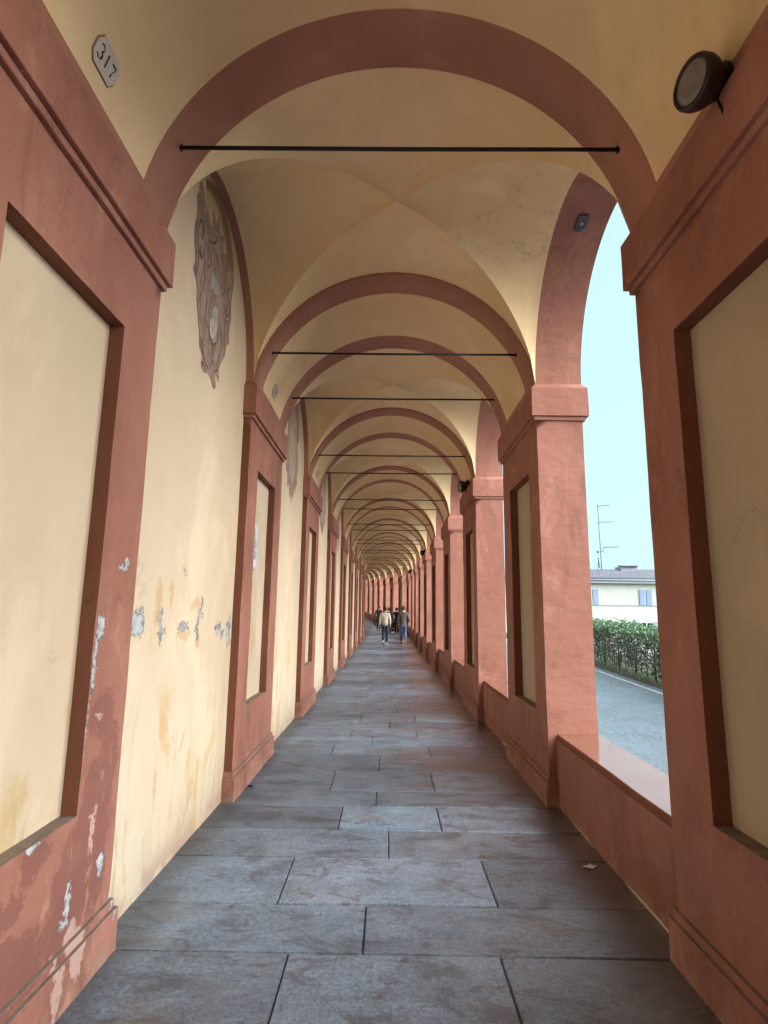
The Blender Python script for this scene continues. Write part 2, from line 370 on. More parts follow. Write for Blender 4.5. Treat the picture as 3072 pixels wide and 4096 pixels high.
# ------------------------------------------------------------------ SETTING: floor of slabs
ROWS = [-6.4, -5.9, -5.45, -4.9, -4.4, -3.8, -3.3, -2.75, -2.3, -1.8, -1.25, -.8, -.3, .2, .75, 1.2, 1.75, 2.3, 2.897, 3.337, 3.927, 4.395, 4.901, 5.291, 5.901, 6.543, 7.0, 7.442]
JN = {17: [-.469, .495], 18: [-.132], 19: [-.607, .57], 20: [-.013], 21: [-.375, .371], 22: [-.115], 23: [-.525, .395], 24: [-.105], 25: [-.638, .444], 26: [-.208], 27: [-.486, .355]}
while ROWS[-1] < 66: ROWS.append(ROWS[-1] + random.uniform(.42, .62))
fl = MB()
under = MB()
for i, (a, b) in enumerate(zip(ROWS, ROWS[1:])):
    js = JN.get(i)
    if js is None: js = [random.uniform(-.62, -.3), random.uniform(.3, .62)] if i % 2 else [random.uniform(-.2, .2)]
    xs = [-1.385] + js + [1.37]
    for x0, x1 in zip(xs, xs[1:]):
        t = random.uniform(.66, 1.3); w = random.uniform(-.07, .03)
        colr = (t * (1 + w), t, t * (1 - w * .6))
        g = .0018 + random.uniform(0, .002); dz = random.uniform(-.0015, .0015)
        jit = [random.uniform(-.004, .004) for _ in range(4)]
        c = [(x0 + g, a + g + jit[0]), (x1 - g, a + g + jit[1]), (x1 - g, b - g + jit[2]), (x0 + g, b - g + jit[3])]
        q = .005
        ins = [(c[0][0] + q, c[0][1] + q), (c[1][0] - q, c[1][1] + q), (c[2][0] - q, c[2][1] - q), (c[3][0] + q, c[3][1] - q)]
        A = [fl.add(x, y, -.009) for x, y in c]; B = [fl.add(x, y, dz) for x, y in ins]
        fl.face(B)
        for k in range(4): fl.face((A[k], A[(k + 1) % 4], B[(k + 1) % 4], B[k]))
        fl.col += [colr] * 8
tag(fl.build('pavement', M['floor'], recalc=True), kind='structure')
for s0 in range(-7, 67):
    under.quad((-1.9, s0, -.008), (1.70, s0, -.008), (1.70, s0 + 1, -.008), (-1.9, s0 + 1, -.008))
tag(under.build('floor', M['joint']), kind='structure')

# ------------------------------------------------------------------ piers and pilasters
PAN = (.36, .36, .695, 2.862)     # margins near / far, panel bottom / top
REC = .082
def steps(a, b, n): return [a + (b - a) * i / n for i in range(n + 1)]
def panelled_face(mb, X, y0, y1, z0, z1, sgn, mr):
    """face at X with a sunk rectangle; sgn = direction of the sinking"""
    a, b, c, d = y0 + PAN[0], y1 - PAN[1], PAN[2], PAN[3]
    ys = [y0, a, b, y1]; zs = [z0, c, d, z1]
    for i in range(3):
        for j in range(3):
            if i == 1 and j == 1: continue
            mb.quad((X, ys[i], zs[j]), (X, ys[i + 1], zs[j]), (X, ys[i + 1], zs[j + 1]), (X, ys[i], zs[j + 1]), 0)
    X2 = X + sgn * REC
    mb.quad((X, a, c), (X, b, c), (X2, b, c), (X2, a, c), 2)
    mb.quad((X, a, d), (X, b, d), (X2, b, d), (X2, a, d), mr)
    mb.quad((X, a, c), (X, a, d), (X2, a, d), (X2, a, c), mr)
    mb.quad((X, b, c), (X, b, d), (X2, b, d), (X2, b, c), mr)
    return X2, a, b, c, d
def base_mesh(side, n, f):
    mb = MB()
    if side > 0: R_ = lambda p: (HW - p, HW + .075, n - p, f + p)
    else: R_ = lambda p: (WALLX - .02, -HW + p, n - p, f + p)
    mb.frustum(R_(.036), -.006, R_(.034), .182, 0, 1); mb.frustum(R_(.018), .182, R_(.018), .222, 0, 1)
    return mb
def cap_mesh(side, n, f):
    mb = MB()
    if side > 0: R_ = lambda p: (HW - p, HW + T + p, n - p * .75, f + p * .75)
    else: R_ = lambda p: (WALLX - .02, -HW + p, n - p * .75, f + p * .75)
    mb.frustum(R_(.024), 3.264, R_(.026), 3.300)
    mb.frustum(R_(.050), 3.300, R_(.050), 3.565); mb.frustum(R_(.050), 3.565, R_(.001), 3.618)
    return mb
def pier(k):
    n, f = near(k), far(k)
    loc = dfm(HW + T / 2, (n + f) / 2, 0)
    t = empty('pier', loc, which(k, 'terracotta pier on the road side'), 'pier', 'terracotta piers along the road side')
    mb = MB()
    X2, a, b, c, d = panelled_face(mb, HW, n, f, 0, 3.27, 1, 1)
    X1 = HW + T
    for z0, z1 in ((-.75, 0), (0, 1.1), (1.1, 2.2), (2.2, 3.27)):
        mb.quad((HW, n, z0), (X1, n, z0), (X1, n, z1), (HW, n, z1)); mb.quad((HW, f, z0), (X1, f, z0), (X1, f, z1), (HW, f, z1)); mb.quad((X1, n, z0), (X1, f, z0), (X1, f, z1), (X1, n, z1))
    mb.quad((HW, n, -.75), (HW, f, -.75), (HW, f, 0), (HW, n, 0))
    mb.build('shaft', [M['terra'], M['reveal'], M['ledge']], t, rough=.006 if -1 < k < 4 else 0)
    p = MB(); p.quad((X2 - .002, a, c), (X2 - .002, b, c), (X2 - .002, b, d), (X2 - .002, a, d)); p.build('sunken_panel', M['panel'], t)
    base_mesh(1, n, f).build('plinth', [M['terra'], M['ledge']], t, bevel=.003, rough=.006 if -1 < k < 4 else 0)
    cap_mesh(1, n, f).build('capital', M['terra'], t, bevel=.004, rough=.006 if -1 < k < 4 else 0)
def pilaster(k):
    n, f = near(k), far(k)
    loc = dfm(-HW, (n + f) / 2, 0)
    lab = 'nearest terracotta pilaster on the wall side, its foot blotched with damp and white flakes' if k == 0 else which(k, 'terracotta pilaster on the wall side')
    if k == 1: lab = 'second terracotta pilaster on the wall side, with a white marble plaque in its panel'
    t = empty('pilaster', loc, lab, 'pilaster', 'terracotta pilasters against the wall')
    mb = MB()
    X2, a, b, c, d = panelled_face(mb, -HW, n, f, 0, 3.27, -1, 1)
    for y in (n, f):
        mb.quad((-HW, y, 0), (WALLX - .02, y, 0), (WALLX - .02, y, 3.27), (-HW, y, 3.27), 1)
    st = M['terra_stained'] if k == 0 else M['terra']
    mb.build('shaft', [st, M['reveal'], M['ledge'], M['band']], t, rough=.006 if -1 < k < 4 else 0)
    p = MB(); p.quad((X2 + .002, a, c), (X2 + .002, b, c), (X2 + .002, b, d), (X2 + .002, a, d)); p.build('sunken_panel', M['panel_worn_shaded'] if k == 0 else M['panel'], t)
    base_mesh(-1, n, f).build('plinth', [st, M['ledge']], t, bevel=.003, rough=.006 if -1 < k < 4 else 0)
    cap_mesh(-1, n, f).build('capital', st if k == 0 else M['terra'], t, bevel=.004, rough=.006 if -1 < k < 4 else 0)
for k in range(K0, K1 + 1): pier(k); pilaster(k)

# ------------------------------------------------------------------ transverse arches with painted bands
def arch(k):
    n, f = near(k), far(k)
    loc = dfm(0, (n + f) / 2, ZC)
    t = empty('transverse_arch', loc, which(k, 'arch across the walk', ', edged with brown bands'), 'arch', 'transverse arches across the walk')
    a0 = math.atan2(ZC - ZM, math.sqrt(RM ** 2 - (ZC - ZM) ** 2)); zy = 3.672
    ay = math.asin((zy - ZM) / RM)
    def P_(ang, y, r=RM): return (math.cos(ang) * r, y, ZM + math.sin(ang) * r)
    nu = 48
    so = MB()
    so.grid(lambda u, v: P_(ay + (math.pi - 2 * ay) * u, n + .335 + (D - .67) * v), nu, 2)
    so.build('soffit', M['vault'], t, recalc=False)
    for y0, y1, yo in ((n, n + .335, n), (f - .335, f, f)):
        mb = MB()
        mb.grid(lambda u, v: P_(a0 + (math.pi - 2 * a0) * u, y0 + (y1 - y0) * v), nu, 1)
        mb.grid(lambda u, v: P_(a0 + (math.pi - 2 * a0) * u, yo, RM + .022 * v), nu, 1, s=False)
        if yo == n:      # brown skirt between the two bands, below the yellow
            for sg in (0, 1):
                A, B = (a0, ay) if sg == 0 else (math.pi - ay, math.pi - a0)
                mb.grid(lambda u, v: P_(A + (B - A) * u, n + .335 + (D - .67) * v), 2, 2)
        mb.build('brown_band', M['band'], t, recalc=False)
for k in range(K0, K1 + 1): arch(k)

# ------------------------------------------------------------------ groin vaults
def ell(dy): 
    q = 1 - min(1, (abs(dy) / ((P - D) / 2)) ** 2)
    return RISE * math.sqrt(max(q, 0))
def arc(t, a, sg):
    """height above the chord at t in -1..1 for half chord a and rise sg"""
    if a < 1e-6: return 0.0
    if sg >= a: return sg * math.sqrt(max(1 - t * t, 0))
    Rr = (a * a + sg * sg) / (2 * sg)
    return math.sqrt(max(Rr * Rr - (a * t) ** 2, 0)) - (Rr - sg)
def vault(k):
    f, n = far(k), near(k + 1); mid = (f + n) / 2; H = (n - f) / 2
    rr = random.Random(k * 7 + 3)
    RV = RM + .020; AP = 4.655 + rr.uniform(-.012, .012) * (k > 0)
    def g(q): return ZM + math.sqrt(RV * RV - (HW * q) ** 2) - (ZM + RV - AP) * (1 - q) ** 2
    def cm(q): return AP + (ZM + RV - AP) * (1 - (1 - q) ** 3) + .17 * q ** .6 * (1 - q)
    def cl(q): return AP + (ZC + RISE - AP) * (1 - (1 - q) ** 3) + .27 * q ** .6 * (1 - q)
    t = MB(); nq, nt = 26, 28
    def wob(x, y): return .006 * math.sin(x * 2.3 + k) * math.sin((y - mid) * 2.1 + 2 * k) * (1 - (x / HW) ** 2) * (1 - ((y - mid) / H) ** 2)
    qs = [1 - i / nq for i in range(nq + 1)]
    for sg in (-1, 1):
        for kind in (0, 1):
            base = len(t.v)
            for q in qs:
                for j in range(nt + 1):
                    tt = -math.cos(math.pi * j / nt)
                    if kind == 0:
                        x, y = HW * q * tt, mid + sg * H * q; z = g(q) + arc(tt, HW * q, cm(q) - g(q))
                    else:
                        x, y = sg * HW * q, mid + H * q * tt; g_ = g(q) if q < 1 else ZC
                        z = g_ + arc(tt, H * q, cl(q) - g_)
                    t.add(x, y, z + wob(x, y))
            for i in range(nq):
                for j in range(nt):
                    a = base + i * (nt + 1) + j; t.face((a, a + 1, a + nt + 2, a + nt + 1), 0, True)
    o = t.build('groin_vault', M['vault'], None, loc=dfm(0, mid, ZC), merge=False)
    tag(o, which(k, 'yellow cross vault', ', between two banded arches') if k >= 0 else which(k, 'yellow cross vault'), 'vault', 'yellow cross vaults over the walk')
for k in range(K0, K1): vault(k)

# ------------------------------------------------------------------ roadside arches, parapets
def side_arch(k):
    f, n = far(k), near(k + 1); mid = (f + n) / 2; H = (n - f) / 2
    t = empty('side_arch', dfm(HW + T / 2, mid, ZC), which(k, 'roadside arch', ', open to the street'), 'arch', 'roadside arches between the piers')
    mb = MB(); N_ = 40
    ys = [mid - H * math.cos(math.pi * i / N_) for i in range(N_ + 1)]
    mb.grid(lambda u, v: (HW + T * v, ys[round(u * N_)], ZC + ell(ys[round(u * N_)] - mid)), N_, 2)
    mb.build('soffit', M['terra'], t)
    sp = MB()
    X = HW + T + .003; TOP = 5.05
    for i in range(N_):
        y0, y1 = ys[i], ys[i + 1]
        sp.quad((X, y0, ZC + ell(y0 - mid)), (X, y1, ZC + ell(y1 - mid)), (X, y1, TOP), (X, y0, TOP))
    for y0, y1 in ((f - D / 2, f), (n, n + D / 2)): sp.quad((X, y0, ZC), (X, y1, ZC), (X, y1, TOP), (X, y0, TOP))
    sp.quad((X, f - D / 2, TOP), (X, n + D / 2, TOP), (X - T, n + D / 2, TOP), (X - T, f - D / 2, TOP))
    sp.build('spandrel', M['terra'], t)
def parapet(k):
    f, n = far(k), near(k + 1)
    t = empty('parapet', dfm(1.55, (f + n) / 2, 0), which(k, 'low parapet between roadside piers'), 'parapet', 'low parapets between the roadside piers')
    mb = MB(); mb.box(1.362, 1.725, f - .002, n + .002, -.75, .515)
    mb.build('parapet_wall', M['parapet'], t, rough=.006 if -1 < k < 4 else 0)
    c = MB(); c.frustum((1.362, 1.728, f - .002, n + .002), .516, (1.378, 1.728, f - .002, n + .002), .556)
    c.build('coping', M['coping'], t, bevel=.006, rough=.006 if -1 < k < 4 else 0)
for k in range(K0, K1): side_arch(k); parapet(k)

# ------------------------------------------------------------------ the long wall on the left
SW0, SW1 = near(K0), far(K1)
wall = tag(empty('plastered_wall', (WALLX, 3, 0)), 'long cream plaster wall closing the walk, stained and peeling low down', 'wall')
mb = MB()
ss = [SW0 + (SW1 - SW0) * i / 130 for i in range(131)]
for a, b in zip(ss, ss[1:]):
    for z0, z1 in ((-.05, 1.2), (1.2, 2.4), (2.4, 3.6), (3.6, 4.95)): mb.quad((WALLX, a, z0), (WALLX, b, z0), (WALLX, b, z1), (WALLX, a, z1), 0)
    mb.quad((WALLX - .45, a, -.75), (WALLX - .45, b, -.75), (WALLX - .45, b, 4.95), (WALLX - .45, a, 4.95), 0)
    mb.quad((WALLX - .45, a, 4.95), (WALLX - .45, b, 4.95), (WALLX, b, 4.95), (WALLX, a, 4.95), 0)
mb.build('wall_face', M['wall'], wall)
for k in range(K0, K1):
    f, n = far(k), near(k + 1); mid = (f + n) / 2; H = (n - f) / 2; N_ = 40
    ys = [mid - H * math.cos(math.pi * i / N_) for i in range(N_ + 1)]
    mb = MB()
    mb.grid(lambda u, v: (WALLX - .002 + (.072) * v, ys[round(u * N_)], ZC + ell(ys[round(u * N_)] - mid) + .001), N_, 1)
    mb.build('wall_arch_band', M['band'], wall)

# ------------------------------------------------------------------ tie rods
for k in range(K0, K1 + 1):
    for wh, y in (('near', near(k) + .19), ('far', far(k) - .19)):
        h = 1.172
        t = MB()
        t.tube([(-h - .03, y, 3.989), (0, y, 3.985), (h + .03, y, 3.989)], .0105, 8)
        o = t.build('tie_rod', M['iron'], None, loc=dfm(0, y, 3.989))
        w = MB()
        for sg in (-1, 1): w.box(sg * h - .006, sg * h + .006, y - .011, y + .011, 3.975, 4.012)
        w.build('wedge', M['iron'], o)
        if k < 0: lab = 'black iron tie rod on the %s edge of the arch %s' % (wh, 'just behind the viewer' if k == -1 else 'farther behind the viewer')
        else: lab = 'black iron tie rod on the %s edge of the %s arch across the walk' % (wh, ORD[k])
        tag(o, lab, 'tie rod', 'black iron tie rods under the arches')

# the walk carries on behind the viewer: plain shell, only there so that the daylight comes from the side
sh = MB(bend=False)
YB0, YB1 = -24.0, near(K0) - .01
sh.box(WALLX - .45, WALLX, YB0, YB1, -.75, 5.0)
sh.box(WALLX - .45, HW + T, YB0 - .2, YB0, -.75, 5.0)
sh.box(WALLX - .45, HW + T, YB0, YB1, 4.55, 5.0)
y = YB1
while y > YB0 + 4:
    sh.box(HW, HW + T, y - (P - D), y, -.75, .55); sh.box(HW, HW + T, y - (P - D), y, 4.4, 4.6); sh.box(HW, HW + T, y - P, y - (P - D), -.75, 4.6); y -= P
sh.quad((-1.4, YB0, 0), (1.4, YB0, 0), (1.4, YB1, 0), (-1.4, YB1, 0))
tag(sh.build('walls_beyond', M['terra']), kind='structure')
# ------------------------------------------------------------------ roof (seen only from outside)
M['tile'] = None
def make_tile():
    m, N = mat('clay_roof_tiles')
    w = N.n.new('ShaderNodeTexWave'); w.inputs['Scale'].default_value = 2.2; w.bands_direction = 'X'; N.l.new(N.geo, w.inputs[0])
    c = N.mix(N.ramp(N.noise(6, 5, .7), .35, .7), (.22, .215, .26), (.38, .375, .44))
    N.set('Base Color', c); N.set('Roughness', .55)
    N.set('Normal', N.bump(w.outputs['Fac'], .4, .04))
    return m
M['tile'] = make_tile()
rf = MB()
for a, b in zip(ss[::2], ss[2::2]):
    rf.quad((-1.95, a, 5.08), (-1.95, b, 5.08), (0, b, 5.75), (0, a, 5.75)); rf.quad((0, a, 5.75), (0, b, 5.75), (1.76, b, 5.08), (1.76, a, 5.08))
    rf.quad((-1.95, a, 5.06), (-1.95, b, 5.06), (1.76, b, 5.06), (1.76, a, 5.06))
tag(rf.build('portico_roof', M['tile']), kind='structure')

# ------------------------------------------------------------------ number plates on the arch soffits
def seg_digit(ch):
    """strokes in a unit cell (w .6, h 1): each a list of (x, y, halfwidth)"""
    arc = lambda cx, cy, rx, ry, a0, a1, w0, w1, n=9: [(cx + rx * math.cos(R(a0 + (a1 - a0) * i / n)), cy + ry * math.sin(R(a0 + (a1 - a0) * i / n)), w0 + (w1 - w0) * math.sin(math.pi * i / n)) for i in range(n + 1)]
    return {'3': [arc(.28, .74, .22, .23, 150, 10, .03, .06), arc(.28, .74, .22, .23, 5, -80, .05, .06), arc(.28, .27, .25, .26, 70, -70, .04, .09), arc(.28, .27, .25, .26, -80, -160, .05, .07)],
            '1': [[(.30, .97, .07), (.30, .5, .075), (.30, .03, .07)], [(.12, .78, .02), (.22, .88, .03)]],
            '7': [[(.06, .90, .08), (.54, .90, .08)], [(.50, .80, .05), (.34, .45, .03), (.30, .25, .05), (.28, .03, .10)]],
            '8': [arc(.3, .74, .19, .22, 0, 180, .03, .05), arc(.3, .74, .19, .22, 190, 350, .03, .05), arc(.3, .26, .24, .25, 10, 170, .03, .07), arc(.3, .26, .24, .25, 190, 350, .04, .07)],
            '9': [arc(.3, .70, .22, .26, 0, 175, .04, .06), arc(.3, .70, .22, .26, 190, 350, .04, .06), arc(.2, .45, .32, .42, 20, -70, .04, .06)]}[ch]
def plate(k, text):
    ang = math.pi - math.asin((3.811 - ZM) / RM)
    nrm = Vector((-math.cos(ang), 0, -math.sin(ang)))
    c = Vector((math.cos(ang) * RM, near(k) + .726, ZM + math.sin(ang) * RM)) + nrm * .004
    U = Vector((0, 1, 0)); V = Vector((nrm.z, 0, -nrm.x));
    if V.z < 0: V = -V
    def Q(u, v, h=0): return c + U * u + V * v + nrm * h
    t = empty('number_plate', dfm(*c), 'small cream octagonal plate numbered %s on the %s arch soffit' % (text, ORD[k]), 'number plate', 'numbered plates on the arches')
    oc = [(-.083, -.028), (-.060, -.060), (.060, -.060), (.083, -.028), (.083, .028), (.060, .060), (-.060, .060), (-.083, .028)]
    mb = MB(); mb.prism([Q(u * 1.06, v * 1.08, -.006) for u, v in oc], nrm * .007); mb.build('border', M['plate_edge'], t)
    mb = MB(); mb.prism([Q(u, v, -.003) for u, v in oc], nrm * .008); mb.build('plate_face', M['plate'], t)
    mb = MB(); cw, chh = .045, .062
    for i, ch in enumerate(text):
        for st in seg_digit(ch):
            u0 = -.0665 + i * cw * 1.03; v0 = -chh / 2
            P2 = [(u0 + x * .062, v0 + y * chh, w * chh) for x, y, w in st]
            L, Rr = [], []
            for j, (x, y, w) in enumerate(P2):
                a = P2[max(j - 1, 0)]; b = P2[min(j + 1, len(P2) - 1)]
                dx, dy = b[0] - a[0], b[1] - a[1]; q = math.hypot(dx, dy) or 1
                L.append((x - dy / q * w, y + dx / q * w)); Rr.append((x + dy / q * w, y - dx / q * w))
            for j in range(len(P2) - 1):
                mb.quad(Q(*L[j], .0065), Q(*L[j + 1], .0065), Q(*Rr[j + 1], .0065), Q(*Rr[j], .0065))
    mb.build('numerals', M['ink'], t, recalc=False)
plate(0, '317'); plate(1, '318'); plate(2, '319')

# ------------------------------------------------------------------ round lamps on the road side
def lamp(k, lab, first=False):
    yy = near(k) + .60
    a = math.asin((3.80 - ZM) / RM)
    at = Vector((math.cos(a) * RM, yy + .05, ZM + math.sin(a) * RM)); nrm = Vector((-math.cos(a), 0, -math.sin(a)))
    ax = Vector((-.97, -.22, -.08)).normalized(); LS = .78
    at = Vector((1.283, yy + .06, 3.70))
    c = at + Vector((-.115, -.045, -.105))
    t = empty('wall_lamp', dfm(*at), lab, 'lamp', 'round lamps on the road side')
    mb = MB(); mb.lathe([(a_ * LS, b_ * LS) for a_, b_ in [(0, .068), (.05, .064), (.085, .056), (.102, .046), (.104, .04)]], c, ax, 28); mb.build('glass', M['lamp_glass'], t)
    mb = MB(); mb.lathe([(a_ * LS, b_ * LS) for a_, b_ in [(.102, .045), (.106, .056), (.118, .056), (.126, .04), (.126, .0), (.116, -.03), (.098, -.06), (.06, -.085), (0, -.09)]], c, ax, 28); mb.build('housing', M['lamp_body'], t)
    mb = MB()
    q = c - ax * .05
    mb.tube([q, at + Vector((.02, .0, -.03))], [.066, .060], 12); mb.build('mount', M['iron'], t)
    mb = MB()
    mb.tube([c + Vector((.06, .0, -.06)), c + Vector((.09, .01, -.13)), c + Vector((.125, .02, -.20))], .006, 6); mb.build('cable', M['iron'], t)
for k, lab in ((0, 'large round lamp with frosted glass above the nearest pier, top right'), (2, 'second round lamp along the walk, above the third pier'), (5, 'third round lamp along the walk, above the sixth pier'),
               (8, 'fourth round lamp along the walk, small and far'), (11, 'fifth round lamp, on the first part of the bend'), (14, 'round lamp at the far end of the bend')): lamp(k, lab)

# ------------------------------------------------------------------ junction box on the nearest roadside arch soffit
mid0 = (far(0) + near(1)) / 2
yb = 4.16; xb = 1.50
zb = ZC + ell(yb - mid0); dy = yb - mid0; slope = -RISE * dy / ((P - D) / 2) ** 2 / math.sqrt(1 - (dy / ((P - D) / 2)) ** 2)
tv = Vector((0, 1, slope)).normalized(); nv = Vector((0, slope, -1)).normalized(); cb = Vector((xb, yb, zb))
jb = empty('junction_box', cb, 'small dark grey metal box fixed to the soffit of the nearest roadside arch', 'junction box')
mb = MB(); mb.prism([cb + Vector((sx * .042, 0, 0)) + tv * sy * .075 - nv * .006 for sx, sy in ((-.8, -1), (.8, -1), (1, -.85), (1, .85), (.8, 1), (-.8, 1), (-1, .85), (-1, -.85))], nv * .03)
mb.build('cover', M['box'], jb, bevel=.003)
mb = MB(); mb.lathe([(.014, .024), (.012, .030), (0, .031)], cb, nv, 12); mb.build('knob', M['box_worn'], jb)
mb = MB(); mb.prism([cb + Vector((sx, 0, 0)) + tv * sy + nv * .024 for sx, sy in ((.018, .05), (.036, .052), (.036, .066), (.022, .068))], nv * .002); mb.build('worn_corner', M['box_worn'], jb)

# ------------------------------------------------------------------ marble plaques
def plaque(k, lab, lines):
    X = -HW - REC + .004
    y0, y1, z0, z1 = near(k) + .445, near(k) + .745, 1.935, 2.375
    t = empty('plaque', dfm(X, (y0 + y1) / 2, z0), lab, 'plaque', 'white marble plaques in the pilaster panels')
    mb = MB(); mb.box(X, X + .022, y0, y1, z0, z1); mb.build('slab', M['marble'], t, bevel=.002)
    mb = MB(); e = .012; w = .0022; Xf = X + .0235
    for a, b, c, d in ((y0 + e, y1 - e, z0 + e, z0 + e + w), (y0 + e, y1 - e, z1 - e - w, z1 - e), (y0 + e, y0 + e + w, z0 + e, z1 - e), (y1 - e - w, y1 - e, z0 + e, z1 - e)):
        mb.quad((Xf, a, c), (Xf, b, c), (Xf, b, d), (Xf, a, d))
    mb.build('incised_border', M['ink_soft'], t)
    mb = MB(); rr = random.Random(k)
    z = z1 - .055
    for w_ in lines:
        y = (y0 + y1) / 2 - w_ / 2
        while y < (y0 + y1) / 2 + w_ / 2:
            L = rr.uniform(.004, .009)
            mb.quad((Xf, y, z), (Xf, y + L, z), (Xf, y + L, z + .013), (Xf, y, z + .013)); y += L + rr.choice((.003, .003, .004, .010))
        z -= .0225
    mb.build('inscription', M['ink_soft'], t)
plaque(1, 'white marble plaque with illegible grey lettering in the panel of the second pilaster', [.03, .03, .09, .12, .03, .12, .20, .22, .20, .03, .22, .20, .18, .12])
plaque(2, 'smaller looking white plaque in the panel of the third pilaster', [.05, .15, .18, .2, .16, .04, .2, .18, .12])

# ------------------------------------------------------------------ faded frescoes on the wall
def fresco_mat(name, a, b, c2, sc=5):
    m, N = mat(name)
    w = N.noise(sc * .7, 5, .6, vec=N.map((1, 1.6, .55)), dist=2.6)
    band = N.math('SINE', N.math('MULTIPLY', w, 34))
    c = N.mix(N.ramp(band, -.6, .7), a, b)
    c = N.mix(N.ramp(N.noise(sc * 1.5, 5, .7, vec=N.map((1, 1, .5), (3, 3, 3))), .45, .68, 0, .75), c, c2)
    N.set('Base Color', c); N.set('Roughness', .85); return m
M['scroll'] = fresco_mat('fresco_scrollwork', (.20, .135, .105), (.33, .225, .175), (.40, .285, .22))
M['scroll_dark'] = simple('fresco_dark_line', (.16, .105, .08), .85, ns=12)
M['scroll_light'] = simple('fresco_light_line', (.47, .35, .28), .85, ns=12)
M['scroll_pale'] = fresco_mat('fresco_faded', (.30, .225, .17), (.42, .33, .26), (.47, .37, .28), 4)
M['olive'] = fresco_mat('fresco_olive', (.19, .135, .07), (.25, .18, .09), (.31, .22, .12), 4)
M['fr_yellow'] = fresco_mat('fresco_yellow', (.47, .345, .20), (.51, .385, .23), (.43, .315, .18), 3)
M['fr_blue'] = fresco_mat('fresco_blue', (.26, .255, .25), (.33, .33, .33), (.38, .33, .27), 6)
M['fr_white'] = fresco_mat('fresco_white', (.36, .33, .28), (.52, .50, .44), (.30, .20, .15), 7)
M['fr_green'] = fresco_mat('fresco_green', (.21, .23, .16), (.27, .28, .20), (.30, .24, .18), 6)
def fill(mb, outline, x, m=0):
    """flat thin patch on the wall: outline of (y,z) turned into a shallow slab"""
    mb.prism([(x, y, z) for y, z in outline], (.0005, 0, 0), m)
def ragged(pts, amp, n, rr):
    out = []
    for i in range(len(pts)):
        a, b = pts[i], pts[(i + 1) % len(pts)]
        for j in range(n):
            t = j / n; out.append((a[0] + (b[0] - a[0]) * t + rr.uniform(-amp, amp), a[1] + (b[1] - a[1]) * t + rr.uniform(-amp, amp)))
    return out
def ring(cy, cz, ry, rz, w, a0=0, a1=360, n=40):
    o = [(cy + ry * math.cos(R(a0 + (a1 - a0) * i / n)), cz + rz * math.sin(R(a0 + (a1 - a0) * i / n))) for i in range(n + 1)]
    i_ = [(cy + (ry - w) * math.cos(R(a0 + (a1 - a0) * i / n)), cz + (rz - w * .8) * math.sin(R(a0 + (a1 - a0) * i / n))) for i in range(n + 1)]
    return o, i_
def smooth_line(L, n=6):
    out = []
    for i in range(len(L) - 1):
        p0, p1, p2, p3 = L[max(i - 1, 0)], L[i], L[i + 1], L[min(i + 2, len(L) - 1)]
        for j in range(n):
            t = j / n
            out.append(tuple(.5 * (2 * b + (c - a) * t + (2 * a - 5 * b + 4 * c - d) * t * t + (3 * b - a - 3 * c + d) * t ** 3) for a, b, c, d in zip(p0, p1, p2, p3)))
    return out + [L[-1]]
